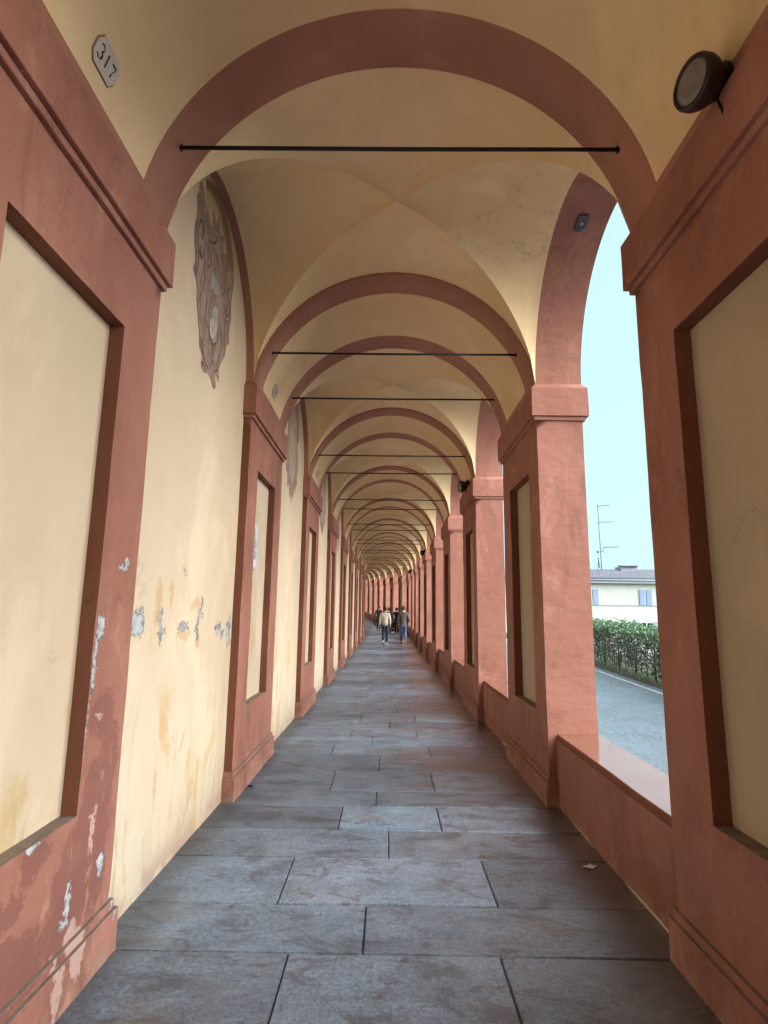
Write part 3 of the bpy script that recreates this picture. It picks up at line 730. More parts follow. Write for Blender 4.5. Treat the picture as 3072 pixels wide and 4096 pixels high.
def fresco(k, lab, style):
    mid = (far(k) + near(k + 1)) / 2; rr = random.Random(40 + k); X = WALLX + .0012
    t = empty('fresco', dfm(X, mid, 3.9), lab, 'fresco', 'faded frescoes high on the wall')
    o = lambda pts: [(mid + a, b) for a, b in pts]
    if style == 0:
        BODY = [(-0.425, 4.462), (-0.378, 4.492), (-0.341, 4.463), (-0.317, 4.423), (-0.246, 4.383), (-0.176, 4.349), (-0.123, 4.337), (-0.127, 4.422), (-0.145, 4.448), (-0.099, 4.476), (-0.064, 4.443), (-0.019, 4.45), (-0.015, 4.508), (0.026, 4.502), (0.046, 4.461), (0.082, 4.413), (0.098, 4.406), (0.135, 4.395), (0.162, 4.311), (0.212, 4.288), (0.332, 4.31), (0.46, 4.324), (0.487, 4.272), (0.466, 4.141), (0.455, 4.037), (0.476, 3.933), (0.442, 3.79), (0.458, 3.685), (0.42, 3.675), (0.383, 3.629), (0.369, 3.548), (0.298, 3.46), (0.242, 3.382), (0.261, 3.328), (0.252, 3.271), (0.203, 3.303), (0.168, 3.271), (0.2, 3.223), (0.165, 3.179), (0.117, 3.19), (0.071, 3.229), (-0.006, 3.233), (-0.095, 3.207), (-0.143, 3.226), (-0.147, 3.265), (-0.12, 3.285), (-0.171, 3.326), (-0.217, 3.352), (-0.224, 3.413), (-0.265, 3.503), (-0.304, 3.586), (-0.33, 3.635), (-0.329, 3.7), (-0.377, 3.774), (-0.417, 3.781), (-0.429, 3.82), (-0.405, 3.86), (-0.409, 3.906), (-0.448, 4.015), (-0.456, 4.106), (-0.431, 4.199), (-0.431, 4.273), (-0.454, 4.338), (-0.425, 4.386)]
        RO = [(-0.312, 4.582), (-0.201, 4.649), (-0.048, 4.694), (0.068, 4.684), (0.196, 4.65), (0.301, 4.601), (0.367, 4.52), (0.434, 4.446), (0.46, 4.32), (0.333, 4.301), (0.184, 4.279)]
        RI = [(-0.296, 4.504), (-0.22, 4.554), (-0.119, 4.573), (-0.022, 4.567), (0.07, 4.535), (0.139, 4.484), (0.212, 4.431), (0.25, 4.399), (0.229, 4.348), (0.149, 4.302)]
        mb = MB(); fill(mb, o([(-0.299, 4.515), (-0.21, 4.57), (-0.081, 4.585), (0.067, 4.552), (0.171, 4.478), (0.245, 4.416), (0.232, 4.331), (0.151, 4.294), (0.098, 4.406), (0.037, 4.491), (-0.022, 4.502), (-0.112, 4.478), (-0.14, 4.359), (-0.22, 4.377), (-0.295, 4.44)]), X); mb.build('oval_ground', M['fr_yellow'], t)
        mb = MB()
        sp_ = lambda L, n=6: smooth_line([(mid + p_[0], p_[1]) for p_ in L], n)
        A, B = sp_(RO, 4), sp_(RI, 4); nn = min(len(A), len(B))
        for i in range(nn - 1): mb.quad((X + .0010, *A[i]), (X + .0010, *A[i + 1]), (X + .0010, *B[i + 1]), (X + .0010, *B[i]))
        mb.build('oval_frame', M['olive'], t)
        mb = MB(); fill(mb, smooth_line(o(BODY) + [o(BODY)[0]], 3)[:-1], X + .0016); mb.build('scrollwork', M['scroll'], t)
        mb = MB(); fill(mb, o([(-0.064, 4.025), (-0.002, 4.012), (0.082, 4.011), (0.133, 3.989), (0.127, 3.93), (0.025, 3.887), (-0.018, 3.905), (-0.063, 3.869), (-0.084, 3.908)]), X + .0026); mb.build('blue_field', M['fr_blue'], t)
        mb = MB(); fill(mb, o([(-0.049, 3.62), (-0.004, 3.713), (0.056, 3.808), (0.125, 3.803), (0.138, 3.703), (0.125, 3.608), (0.074, 3.53), (0.009, 3.523), (-0.038, 3.559)]), X + .0026); mb.build('white_field', M['fr_white'], t)
        mb = MB(); fill(mb, o([(-0.068, 3.711), (-0.002, 3.758), (0.026, 3.695), (-0.018, 3.654)]), X + .0034); mb.build('green_field', M['fr_green'], t)
        strokes = [[(-0.381, 4.064), (-0.425, 4.114), (-0.386, 4.2), (-0.312, 4.231), (-0.28, 4.187), (-0.311, 4.114), (-0.359, 4.121)], [(0.354, 4.055), (0.426, 4.02), (0.399, 3.919), (0.333, 3.864), (0.308, 3.906), (0.356, 3.971)], [(-0.322, 4.056), (-0.342, 3.984), (-0.304, 3.969), (-0.265, 4.029), (-0.288, 4.055)], [(-0.216, 4.234), (-0.159, 4.205), (-0.064, 4.25), (-0.014, 4.327), (-0.006, 4.423)], [(0.08, 4.356), (0.085, 4.397), (0.123, 4.424), (0.157, 4.406)], [(-0.057, 3.598), (-0.03, 3.528), (0.054, 3.494), (0.147, 3.566), (0.168, 3.666)], [(-0.157, 3.26), (-0.105, 3.26), (-0.054, 3.225)], [(-0.091, 4.191), (0.002, 4.193), (0.062, 4.17), (0.119, 4.171)]]
        strokes += [[(-.40, 3.75), (-.36, 3.9), (-.40, 4.1), (-.33, 4.3)], [(-.30, 3.62), (-.22, 3.85), (-.26, 4.05)], [(.36, 3.60), (.30, 3.75), (.34, 3.88)], [(.20, 3.42), (.26, 3.58), (.22, 3.72)], [(-.12, 3.36), (-.16, 3.55), (-.12, 3.75)],
                    [(.02, 3.28), (.08, 3.40), (.05, 3.46)], [(.18, 3.95), (.26, 4.08), (.22, 4.22)], [(-.18, 3.95), (-.10, 4.08), (-.16, 4.16)], [(-.22, 3.42), (-.10, 3.30), (.0, 3.27)], [(.40, 4.16), (.34, 4.10), (.40, 4.0)], [(.12, 3.3), (.2, 3.36), (.2, 3.44)]]
        for q, L in enumerate(strokes):
            L2 = sp_(L)
            for dd, w_, mt in ((0, .013, 'scroll_dark'), (.016, .008, 'scroll_light')):
                mb = MB()
                for i in range(len(L2) - 1):
                    (y0, z0), (y1, z1) = L2[i], L2[i + 1]; h_ = math.hypot(y1 - y0, z1 - z0) or 1
                    ny, nz = -(z1 - z0) / h_, (y1 - y0) / h_; w0 = w_ * math.sin(math.pi * (i + .3) / len(L2)) ; w1 = w_ * math.sin(math.pi * min(1, (i + 1.3) / len(L2)))
                    XX = X + .0040 + (.0005 if dd else 0)
                    mb.quad((XX, y0 + ny * (dd - w0), z0 + nz * (dd - w0)), (XX, y1 + ny * (dd - w1), z1 + nz * (dd - w1)), (XX, y1 + ny * (dd + w1), z1 + nz * (dd + w1)), (XX, y0 + ny * (dd + w0), z0 + nz * (dd + w0)))
                mb.build('painted_curl', M[mt], t)
    else:
        top = 4.66 if style == 1 else 4.5
        body = [(-.25, top - .12), (0, top), (.26, top - .12), (.40, top - .40), (.46, 4.0), (.36, 3.9), (.42, 3.75), (.50, 3.62), (.43, 3.45), (.46, 3.30), (.36, 3.28), (.33, 3.16), (.22, 3.22), (.17, 3.05), (.08, 3.10), (.02, 2.92), (-.04, 3.08), (-.12, 3.02), (-.2, 3.18), (-.30, 3.12),
                (-.34, 3.30), (-.46, 3.34), (-.42, 3.52), (-.5, 3.7), (-.41, 3.85), (-.46, 4.05), (-.38, 4.35)]
        mb = MB(); fill(mb, smooth_line(o(ragged(body, .006, 1, rr)) + [o(body)[0]], 3)[:-1], X); mb.build('scrollwork', M['scroll' if style == 1 else 'scroll_pale'], t)
        mb = MB(); fill(mb, o([(.30 * math.cos(R(a)), 3.78 + .52 * math.sin(R(a))) for a in range(0, 360, 12)]), X + .0012); mb.build('pale_field', M['scroll_pale'], t)
fresco(0, 'large painted coat of arms with brown scrollwork and olive oval, nearest on the wall', 0)
fresco(1, 'second fresco along the wall, faded brown shield with pale centre', 1)
fresco(2, 'third fresco along the wall, grey brown shield partly behind the third pilaster', 1)
fresco(3, 'fourth fresco along the wall, very pale and narrow in view', 2)
fresco(4, 'fifth fresco along the wall, a sliver beside the fifth pilaster', 2)

# ------------------------------------------------------------------ litter
mb = MB(bend=False)
lf = [(-.05, -.01), (-.02, .012), (.0, .02), (.015, .045), (.022, .015), (.05, .008), (.025, -.012), (.01, -.03), (-.015, -.012)]
mb.prism([(1.226 + a, 3.842 + b, .003 + abs(a) * .12) for a, b in lf], (0, 0, .002))
M['paper'] = simple('pale_petal', (.75, .66, .68), .6, var=.05)
tag(mb.build('fallen_leaf', M['paper']), 'pale pinkish scrap like a fallen leaf on the wet slabs near the parapet', 'leaf')
mb = MB(bend=False); mb.box(-1.25, -1.215, 5.35, 5.372, .002, .012); mb.box(-1.232, -1.222, 5.372, 5.38, .002, .010)
tag(mb.build('litter_scrap', M['iron']), 'tiny black scrap on the floor by the foot of the second pilaster', 'litter')

# ------------------------------------------------------------------ OUTSIDE: road, verge, ground
def make_road():
    m, N = mat('wet_asphalt')
    c = N.mix(N.ramp(N.noise(70, 5, .7), .35, .7), (.10, .135, .19), (.19, .24, .31))
    c = N.mix(N.ramp(N.noise(.5, 4), .4, .7, 0, .5), c, (.055, .06, .07)); N.set('Base Color', c)
    N.set('Roughness', N.ramp(N.noise(.7, 5, .6, vec=N.map((1, .35, 1))), .4, .65, .16, .30)); N.bsdf.inputs['Specular IOR Level'].default_value = .6; N.bsdf.inputs['Coat Weight'].default_value = 1; N.bsdf.inputs['Coat Roughness'].default_value = .32; N.bsdf.inputs['Coat IOR'].default_value = 1.9
    b = N.bump(N.noise(2.5, 5, .6, vec=N.map((2.2, .8, 1)), dist=1.2), .9, .05); b = N.bump(N.noise(14, 5, .75), .9, .03, b); N.set('Coat Normal', b); N.set('Normal', b); return m
M['road'] = make_road()
def xline(s): return 7.957 + (s - 22.328) * (7.957 - 7.522) / (22.328 - 16.32)
ROADZ = -.60
rd = MB(); vg = MB(); ln = MB()
sl = [-30 + 2 * i for i in range(60)]
for a, b in zip(sl, sl[1:]):
    for i in range(4):
        q = lambda s, t: (1.70 + (xline(s) + .45 - 1.70) * t, s, ROADZ)
        rd.quad(q(a, i / 4), q(b, i / 4), q(b, (i + 1) / 4), q(a, (i + 1) / 4))
    ln.quad((xline(a) - .06, a, ROADZ + .005), (xline(a) + .06, a, ROADZ + .005), (xline(b) + .06, b, ROADZ + .005), (xline(b) - .06, b, ROADZ + .005))
road = tag(rd.build('road', M['road']), kind='structure')
M['line'] = simple('worn_white_paint', (.62, .64, .64), .35, var=.1, ns=9)
tag(ln.build('road_marking', M['line']), kind='structure')
M['soil'] = simple('verge_soil', (.10, .078, .060), .95, var=.25, ns=7, bump=.7)
for a, b in zip(sl, sl[1:]):
    xa, xb_ = xline(a) + .40, xline(b) + .40
    pr = [(0, -.60), (.12, -.54), (.55, -.50), (1.6, -.55), (6, -1.3), (14, -2.6)]
    for (u0, z0), (u1, z1) in zip(pr, pr[1:]):
        vg.quad((xa + u0, a, z0), (xb_ + u0, b, z0), (xb_ + u1, b, z1), (xa + u1, a, z1), 0, True)
tag(vg.build('verge', M['soil']), kind='structure')
def make_lawn():
    m, N = mat('meadow'); N.set('Base Color', N.mix(N.ramp(N.noise(.5, 6, .7), .35, .7), (.035, .055, .02), (.075, .095, .035))); N.set('Roughness', .9); return m
M['lawn'] = make_lawn()
gd = MB(bend=False)
gd.quad((-900, -900, -2.62), (900, -900, -2.62), (900, 1500, -2.62), (-900, 1500, -2.62))
tag(gd.build('ground', M['lawn']), kind='structure')
gd = MB(bend=False); gd.quad((-60, -60, -.62), (-1.6, -60, -.62), (-1.6, 30, -.62), (-60, 30, -.62)); tag(gd.build('terrain', M['lawn']), kind='structure')

# ------------------------------------------------------------------ hedge with fence
def leafmat(name, a, b):
    m, N = mat(name)
    oi = N.noise(14, 3, .7)
    N.set('Base Color', N.mix(N.ramp(oi, .35, .65), a, b)); N.set('Roughness', .45)
    N.bsdf.inputs['Transmission Weight'].default_value = 0
    N.bsdf.inputs['Subsurface Weight'].default_value = 0
    return m
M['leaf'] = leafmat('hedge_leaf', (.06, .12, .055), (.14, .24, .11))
M['leaf_top'] = leafmat('hedge_leaf_bright', (.09, .19, .09), (.16, .28, .14))
M['leaf_dark'] = leafmat('hedge_leaf_dark', (.035, .065, .04), (.08, .13, .075))  # lighter leaf tone for top and foot, darker one for the middle
M['twig'] = simple('twig', (.06, .045, .035), .9)
def leaves(mb, n, fn, size, m):
    for _ in range(n):
        p, s = fn()
        d = Vector((random.gauss(0, 1), random.gauss(0, 1), random.gauss(0, .7))).normalized()
        e = d.orthogonal().normalized(); q = Matrix.Rotation(random.uniform(0, 6.28), 3, d) @ e; w = d.cross(q)
        L = size * s * random.uniform(.7, 1.3)
        a, b, c, dd = p - q * L, p + w * L * .5, p + q * L, p - w * L * .5
        mb.quad(a, b, c, dd, m)
rnd = random.Random(5)
HB = -.52
def hx(s): return xline(s) + .75
hedge = empty('hedge', (hx(18), 20, HB), 'tall clipped green hedge with brighter top growth across the road', 'hedge')
def top(s): return HB + 1.50 + .05 * math.sin(s * 1.7) + .04 * math.sin(s * 4.3 + 1) + max(0, min(.16, (s - 19.5) * .06))
def f_top():
    s = rnd.uniform(11, 36); x = hx(s) + rnd.gauss(.45, .32); z = top(s) - abs(rnd.gauss(0, .17)) + (.20 * rnd.random() ** 7)
    return Vector((x, s, z)), 1
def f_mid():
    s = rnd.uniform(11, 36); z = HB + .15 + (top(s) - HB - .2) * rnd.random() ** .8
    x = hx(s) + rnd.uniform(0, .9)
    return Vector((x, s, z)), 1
def f_low():
    s = rnd.uniform(11, 36); return Vector((hx(s) + rnd.uniform(-.12, .5), s, HB + abs(rnd.gauss(0, .14)))), .8
mb = MB(bend=False); random.seed(3)
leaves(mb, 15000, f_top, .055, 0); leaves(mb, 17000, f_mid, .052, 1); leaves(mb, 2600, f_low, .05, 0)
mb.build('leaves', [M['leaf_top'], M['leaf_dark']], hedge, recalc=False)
mb = MB(bend=False)
for i in range(170):
    s = rnd.uniform(11, 36); x = hx(s) + rnd.uniform(.15, .8)
    mb.tube([(x, s, HB - .1), (x + rnd.uniform(-.1, .1), s + rnd.uniform(-.1, .1), HB + .8), (x + rnd.uniform(-.2, .2), s + rnd.uniform(-.2, .2), top(s) - .1)], [.018, .012, .004], 5)
mb.build('stems', M['twig'], hedge)
M['green_paint'] = simple('green_fence_paint', (.015, .05, .035), .4)
fence = empty('wire_fence', (hx(18) - .12, 18, HB), 'green wire fence with slim posts in front of the hedge', 'fence')
s = 11.4
while s < 36:
    mb = MB(bend=False); mb.tube([(hx(s) - .10, s, HB - .05), (hx(s) - .10, s, HB + 1.15)], .022, 6); mb.build('post', M['green_paint'], fence); s += 1.75
mb = MB(bend=False)
for h in [.1 + .1 * i for i in range(11)]: mb.tube([(hx(11) - .10, 11, HB + h), (hx(36) - .10, 36, HB + h)], .0025, 4)
mb.build('wire_mesh', M['green_paint'], fence)
# verge grass tufts
mb = MB(bend=False)
for _ in range(1500):
    s = rnd.uniform(11, 34); x = xline(s) + .42 + abs(rnd.gauss(0, .22)); h = rnd.uniform(.02, .10); a = rnd.uniform(0, 6.28)
    z = -.58 + min(.08, (x - xline(s) - .4) * .4); dx, dy_ = math.cos(a) * .012, math.sin(a) * .012
    mb.face([mb.add(x - dx, s - dy_, z), mb.add(x + dx, s + dy_, z), mb.add(x + rnd.uniform(-.04, .04), s + rnd.uniform(-.04, .04), z + h)])
tag(mb.build('grass', M['leaf'], recalc=False), 'short grass and weeds on the verge under the hedge', 'grass', kind='stuff')

# ------------------------------------------------------------------ house across the road
HY = 52.0; GZ = -2.6
M['house_wall'] = simple('pale_cream_render', (.58, .62, .56), .85, var=.04, ns=1.5)
M['shutter'] = simple('blue_grey_shutter', (.27, .38, .56), .6, var=.06, ns=10)
M['gutter'] = simple('grey_gutter', (.33, .38, .45), .5, var=.06)
M['frame'] = simple('white_frame', (.70, .72, .70), .5, var=.04)
M['glass'] = simple('window_glass', (.05, .06, .07), .08, var=.1)
house = empty('house', (21, HY, GZ), 'pale cream two storey house with tiled roof and blue grey shutters', 'house')
mb = MB(bend=False); mb.box(9, 36, HY, HY + 9, GZ, 4.25); mb.build('wall', M['house_wall'], house)
mb = MB(bend=False)
def roofq(mb, x0, x1, z0, z1, y0, y1):
    # rounded clay tiles as a corrugated sheet
    cols = int((x1 - x0) / .20); rows = 9
    base = len(mb.v)
    for j in range(rows * 2):
        t = (j // 2 + (j % 2) * 1.0) / rows; lift = .03 * (1 - (j % 2)) * 1.0
        for i in range(cols * 4 + 1):
            x = x0 + (x1 - x0) * i / (cols * 4)
            mb.add(x + .28 * t, y0 + (y1 - y0) * t, z0 + (z1 - z0) * t + .085 * math.cos(i / 4 * 2 * math.pi) + (.035 if j % 2 == 0 else 0))
    w = cols * 4 + 1
    for j in range(rows * 2 - 1):
        for i in range(w - 1): mb.face((base + j * w + i, base + j * w + i + 1, base + (j + 1) * w + i + 1, base + (j + 1) * w + i), 0, True)
roofq(mb, 8.6, 36.4, 4.60, 5.75, HY - .5, HY + 3.2)
mb.quad((8.6, HY + 3.2, 5.75), (36.4, HY + 3.2, 5.75), (36.4, HY + 9.5, 4.4), (8.6, HY + 9.5, 4.4))
mb.quad((8.6, HY + 3.2, 5.75), (8.6, HY - .5, 4.55), (8.6, HY + 9.5, 4.4), (8.6, HY + 9.4, 4.4))
roof_h = mb.build('roof', M['tile'], house, recalc=False)
mb = MB(bend=False); mb.box(22.0, 23.5, HY + 2.4, HY + 3.8, 5.5, 6.0); roofq(mb, 21.9, 23.6, 5.98, 6.12, HY + 2.2, HY + 3.6); mb.build('dormer', M['tile'], roof_h)
mb = MB(bend=False); mb.box(8.7, 36.3, HY - .48, HY - .002, 4.26, 4.50); mb.build('eaves', M['gutter'], house)
mb = MB(bend=False); mb.tube([(8.6, HY - .55, 4.54), (36.4, HY - .55, 4.54)], .07, 8); mb.build('gutter', M['gutter'], house)
mb = MB(bend=False); mb.box(8.98, 36.02, HY - .05, HY - .001, 2.27, 2.35); mb.build('string_course', M['gutter'], house)
def window(x, z0, z1, w, closed):
    f = MB(bend=False); 
    f.box(x - w / 2, x + w / 2, HY - .03, HY - .002, z0, z1)
    fo = f.build('window', M['frame'], house)
    g = MB(bend=False)
    for a, b in ((x - w / 2 + .07, x - .05), (x + .05, x + w / 2 - .07)): g.box(a, b, HY - .036, HY - .031, z0 + .07, z1 - .07)
    g.build('pane', M['glass'], fo)
    for sg in (-1, 1):
        s_ = MB(bend=False)
        if closed: a, b = (x - w / 2, x - .07) if sg < 0 else (x + .07, x + w / 2)
        else: a, b = (x - w / 2 - .58, x - w / 2 - .03) if sg < 0 else (x + w / 2 + .03, x + w / 2 + .58)
        s_.box(a, b, HY - .09, HY - .045, z0 - .02, z1 + .02)
        for q in range(10):
            zz = z0 + (z1 - z0) * (q + .5) / 10; s_.box(a + .05, b - .05, HY - .098, HY - .091, zz - .03, zz + .03)
        s_.build('shutter', M['shutter'], fo)
for x in (13.4, 18.3, 23.1, 28.0, 33): window(x, 2.36, 3.70, 1.12, True)
for x in (13.4, 18.3, 23.05, 28.0, 33): window(x, -.45, .86, 1.05, False)
# aerial
M['steel'] = simple('grey_steel', (.10, .15, .19), .5, .2)
an = empty('television_aerial', (20.45, HY + 3.2, 5.7), 'tall thin television aerial mast with four yagis on the house roof', 'aerial')
ay0 = HY + 3.2
mb = MB(bend=False); mb.tube([(20.50, ay0, 5.6), (20.43, ay0, 12.2)], .035, 6); mb.build('mast', M['steel'], an)
def yagi(x, z, L, n, rise=.04):
    mb = MB(bend=False); mb.tube([(x, ay0, z), (x + L, ay0 - .2, z + L * rise)], .022, 5)
    for i in range(n):
        t = (i + .5) / n; mb.tube([(x + L * t, ay0 - .2 * t - .28, z + L * rise * t - .05), (x + L * t, ay0 - .2 * t + .28, z + L * rise * t + .05)], .012, 4)
        mb.tube([(x + L * t, ay0 - .2 * t, z + L * rise * t - .09), (x + L * t, ay0 - .2 * t, z + L * rise * t + .09)], .010, 4)
    mb.build('yagi', M['steel'], an)
yagi(20.43, 11.95, 1.15, 8, .08); yagi(20.44, 10.35, 1.3, 12, .05); yagi(20.8, 7.9, 1.4, 12, .03)
mb = MB(bend=False); mb.tube([(20.46, ay0, 7.5), (20.75, ay0, 7.55), (20.8, ay0, 7.9)], .02, 5); mb.tube([(20.8, ay0, 7.6), (20.62, ay0, 7.9), (20.9, ay0, 8.2)], .015, 5)
mb.tube([(20.5, ay0, 7.5), (21.3, ay0, 7.38)], .015, 5); mb.lathe([(.13, 0), (.09, .04), (0, .05)], (20.2, ay0 - .05, 7.45), (-.3, -1, .2), 10); mb.build('bracket', M['steel'], an)
mb = MB(bend=False); mb.tube([(20.1, ay0, 5.6), (20.25, ay0, 6.9), (20.2, ay0, 6.2), (20.5, ay0, 6.1)], .02, 5); mb.tube([(20.25, ay0, 6.9), (20.28, ay0, 5.9)], .05, 5); mb.build('stay', M['steel'], an)
dish = MB(bend=False); dish.tube([(19.55, ay0, 5.6), (19.2, ay0, 5.95), (18.9, ay0, 6.05)], .03, 5); dish.tube([(18.9, ay0, 6.3), (18.9, ay0, 5.95)], .03, 5)
tag(dish.build('roof_stay', M['steel'], None, loc=(19.2, ay0, 5.6)), 'small bent metal bracket on the roof ridge beside the tall aerial', 'bracket')

# ------------------------------------------------------------------ people
M['skin'] = simple('skin', (.42, .25, .18), .55, var=.05)
M['hair'] = simple('black_hair', (.012, .010, .010), .6, ns=80)
M['hair_grey'] = simple('grey_hair', (.10, .095, .09), .7, ns=80)
M['cream'] = simple('cream_cotton', (.62, .56, .48), .85, var=.08, ns=9, bump=.6)
M['navy'] = simple('navy_denim', (.018, .03, .075), .85, var=.2, ns=12, bump=.5)
M['jeans'] = simple('blue_denim', (.05, .12, .24), .85, var=.3, ns=7, bump=.5)
M['olivecoat'] = simple('olive_coat', (.085, .082, .062), .85, var=.15, ns=9, bump=.6)
M['blackcoat'] = simple('black_coat', (.014, .014, .017), .8, var=.2, ns=9, bump=.5)
M['teal'] = simple('dark_teal_jacket', (.022, .050, .055), .8, var=.2, ns=9, bump=.5)
M['shoe_white'] = simple('white_sneaker', (.68, .68, .70), .6)
M['shoe_dark'] = simple('dark_shoe', (.03, .03, .03), .6)
M['sole'] = simple('tan_sole', (.50, .45, .33), .7)
M['bag'] = simple('black_bag', (.012, .012, .014), .6)
def skin_obj(name, nodes, edges, radii, material, parent, root=0, sub=2, loc=(0, 0, 0), smooth=True):
    me = bpy.data.meshes.new(name); me.from_pydata([Vector(n) for n in nodes], edges, []); me.materials.append(material)
    o = bpy.data.objects.new(name, me); COL.objects.link(o)
    if parent is not None: o.parent = parent
    else: o.location = loc
    md = o.modifiers.new('skin', 'SKIN'); md.use_smooth_shade = True
    if not me.skin_vertices: me.skin_vertices.new()
    for i, r in enumerate(radii):
        sv = me.skin_vertices[0].data[i]; sv.radius = r if isinstance(r, tuple) else (r, r); sv.use_root = (i == root)
    ss_ = o.modifiers.new('sub', 'SUBSURF'); ss_.levels = sub; ss_.render_levels = sub
    return o
def person(label, x, s, height, yaw, coat, trousers, hair, shoes, armL, armR, legs, coat_len=.92, hood=False, lean=0, group='people walking away'):
    """arm = (elbow dx,dy,dz ; wrist dx,dy,dz) from the shoulder; legs = ((kneeL, ankleL), (kneeR, ankleR)) from the hip"""
    k = height / 1.75
    base = dfm(x - _sm(s, 1), s, 0)
    V3 = lambda a, b, c: Vector((a * k, (b + lean * max(c - .95, 0)) * k, c * k))
    nodes = [V3(0, 0, .97), V3(0, .01, 1.12), V3(0, .0, 1.30), V3(0, -.01, 1.43), V3(0, .0, 1.50), V3(0, .01, 1.57), V3(0, .015, 1.66), V3(0, .01, 1.715)]
    rad = [(.100 * k, .075 * k), (.095 * k, .07 * k), (.11 * k, .08 * k), (.09 * k, .065 * k), (.052 * k, .052 * k), (.066 * k, .078 * k), (.084 * k, .098 * k), (.06 * k, .07 * k)]
    edges = [(i, i + 1) for i in range(7)]
    def add(p, r, par): nodes.append(p); rad.append(r); edges.append((par, len(nodes) - 1)); return len(nodes) - 1
    coatN = [V3(0, 0, coat_len), V3(0, .0, 1.08), V3(0, .0, 1.26), V3(0, -.01, 1.40), V3(0, 0, 1.475)]
    coatR = [(.160 * k, .130 * k), (.155 * k, .125 * k), (.168 * k, .128 * k), (.15 * k, .11 * k), (.075 * k, .075 * k)]
    coatE = [(0, 1), (1, 2), (2, 3), (3, 4)]
    # hem
    for sg, arm in ((-1, armL), (1, armR)):
        sh = V3(sg * .175, -.01, 1.42); el = sh + Vector(arm[0]) * k; wr = el + Vector(arm[1]) * k
        a = add(sh, .052 * k, 3); b = add(el, .040 * k, a); c = add(wr, .027 * k, b)
        hd = (wr - el).normalized(); palm = wr + hd * .05 * k; p_ = add(palm, (.030 * k, .022 * k), c)
        side = hd.cross(Vector((sg, 0, 0)));  side = side.normalized() if side.length > .1 else Vector((0, 1, 0))
        curl = Vector((-sg, .2, 0)).normalized()
        for q, L in zip((-1.4, -.5, .5, 1.4), (.062, .072, .068, .052)):
            r0 = palm + hd * .03 * k + side * q * .014 * k
            g1 = add(r0 + hd * L * .5 * k, .0085 * k, p_); add(r0 + hd * L * .85 * k + curl * .022 * k, .0075 * k, g1)
        th = add(palm + side * .034 * k + curl * .01 * k, .010 * k, p_); add(palm + side * .045 * k + hd * .03 * k + curl * .02 * k, .0085 * k, th)
        i0 = len(coatN); coatN += [sh, el, el + (wr - el) * .92]; coatR += [.072 * k, .060 * k, .047 * k]; coatE += [(3, i0), (i0, i0 + 1), (i0 + 1, i0 + 2)]
    trN = [V3(0, 0, .96)]; trR = [(.125 * k, .095 * k)]; trE = []
    feet = []
    for sg, leg in ((-1, legs[0]), (1, legs[1])):
        hp = V3(sg * .085, 0, .90); kn = hp + Vector(leg[0]) * k; anp = kn + Vector(leg[1]) * k
        a = add(hp, .085 * k, 0); b = add(kn, .055 * k, a); c = add(anp, .038 * k, b)
        up = -Vector(leg[1]).normalized(); toe = Vector((0, .9, 0)) - up * Vector((0, .9, 0)).dot(up) * .9
        toe = toe.normalized() if toe.length > .05 else Vector((0, 1, 0))
        if leg[2] is not None: toe = Vector(leg[2]).normalized()
        add(anp + toe * .13 * k - up * .0 + Vector((0, 0, -.03 * k)), .032 * k, c)
        i0 = len(trN); trN += [hp + Vector((0, 0, -.03 * k)), kn, anp + (kn - anp) * .10]; trR += [.098 * k, .078 * k, .062 * k]; trE += [(0, i0), (i0, i0 + 1), (i0 + 1, i0 + 2)]
        feet.append((anp, toe, up))
    o = skin_obj('person', nodes, edges, rad, M['skin'], None, 0, 2, base)
    o.rotation_euler.z = yaw
    tag(o, label, 'person', group)
    skin_obj('jacket', coatN, coatE, coatR, coat, o)
    skin_obj('trousers', trN, trE, trR, trousers, o)
    for anp, toe, up in feet:
        dn = -up if abs(up.z) > .2 else Vector((0, 0, -1)); dn = (dn - toe * dn.dot(toe)).normalized()
        sh_ = skin_obj('shoe', [anp - toe * .035 * k + dn * .030 * k, anp + toe * .06 * k + dn * .040 * k, anp + toe * .15 * k + dn * .048 * k], [(0, 1), (1, 2)], [(.046 * k, .050 * k), (.046 * k, .042 * k), (.040 * k, .030 * k)], shoes, o)
        mb = MB(bend=False); sd = toe.cross(dn).normalized()
        pts = [anp + toe * t * k + sd * w * k + dn * .078 * k for t, w in ((-.08, -.03), (0, -.042), (.10, -.045), (.17, -.035), (.20, 0), (.17, .035), (.10, .045), (0, .042), (-.08, .03))]
        mb.prism(pts, dn * .016 * k)
        so = mb.build('sole', M['sole'], None); so.parent = sh_
    # hair: lumpy cap over the skull
    bmh = bmesh.new(); bmesh.ops.create_icosphere(bmh, subdivisions=4, radius=1)
    rr = random.Random(int(height * 100))
    for v in bmh.verts:
        n = v.co.copy(); j = 1 + .07 * math.sin(n.x * 9 + rr.random() * .3) * math.cos(n.z * 8) + rr.uniform(-.03, .03)
        v.co = Vector((n.x * .108, n.y * .118 - .004, n.z * .122)) * j * k
        if n.y > .35 and n.z < .35: v.co.y *= .55; 
        if n.z < -.45: v.co *= .80
    me = bpy.data.meshes.new('hair'); bmh.to_mesh(me); bmh.free(); me.materials.append(hair)
    for p_ in me.polygons: p_.use_smooth = True
    ho = bpy.data.objects.new('hair', me); COL.objects.link(ho); ho.parent = o; ho.location = V3(0, -.006, 1.665)
    # face and ears
    mb = MB(bend=False); hc = V3(0, .015, 1.63)
    for sg in (-1, 1): mb.lathe([(.004, -.006), (.018, -.003), (.020, .004), (.010, .008), (0, .008)], hc + Vector((sg * .088, -.005, .01)) * k, (sg, -.25, 0), 10)
    mb.build('ear', M['skin'], None).parent = o
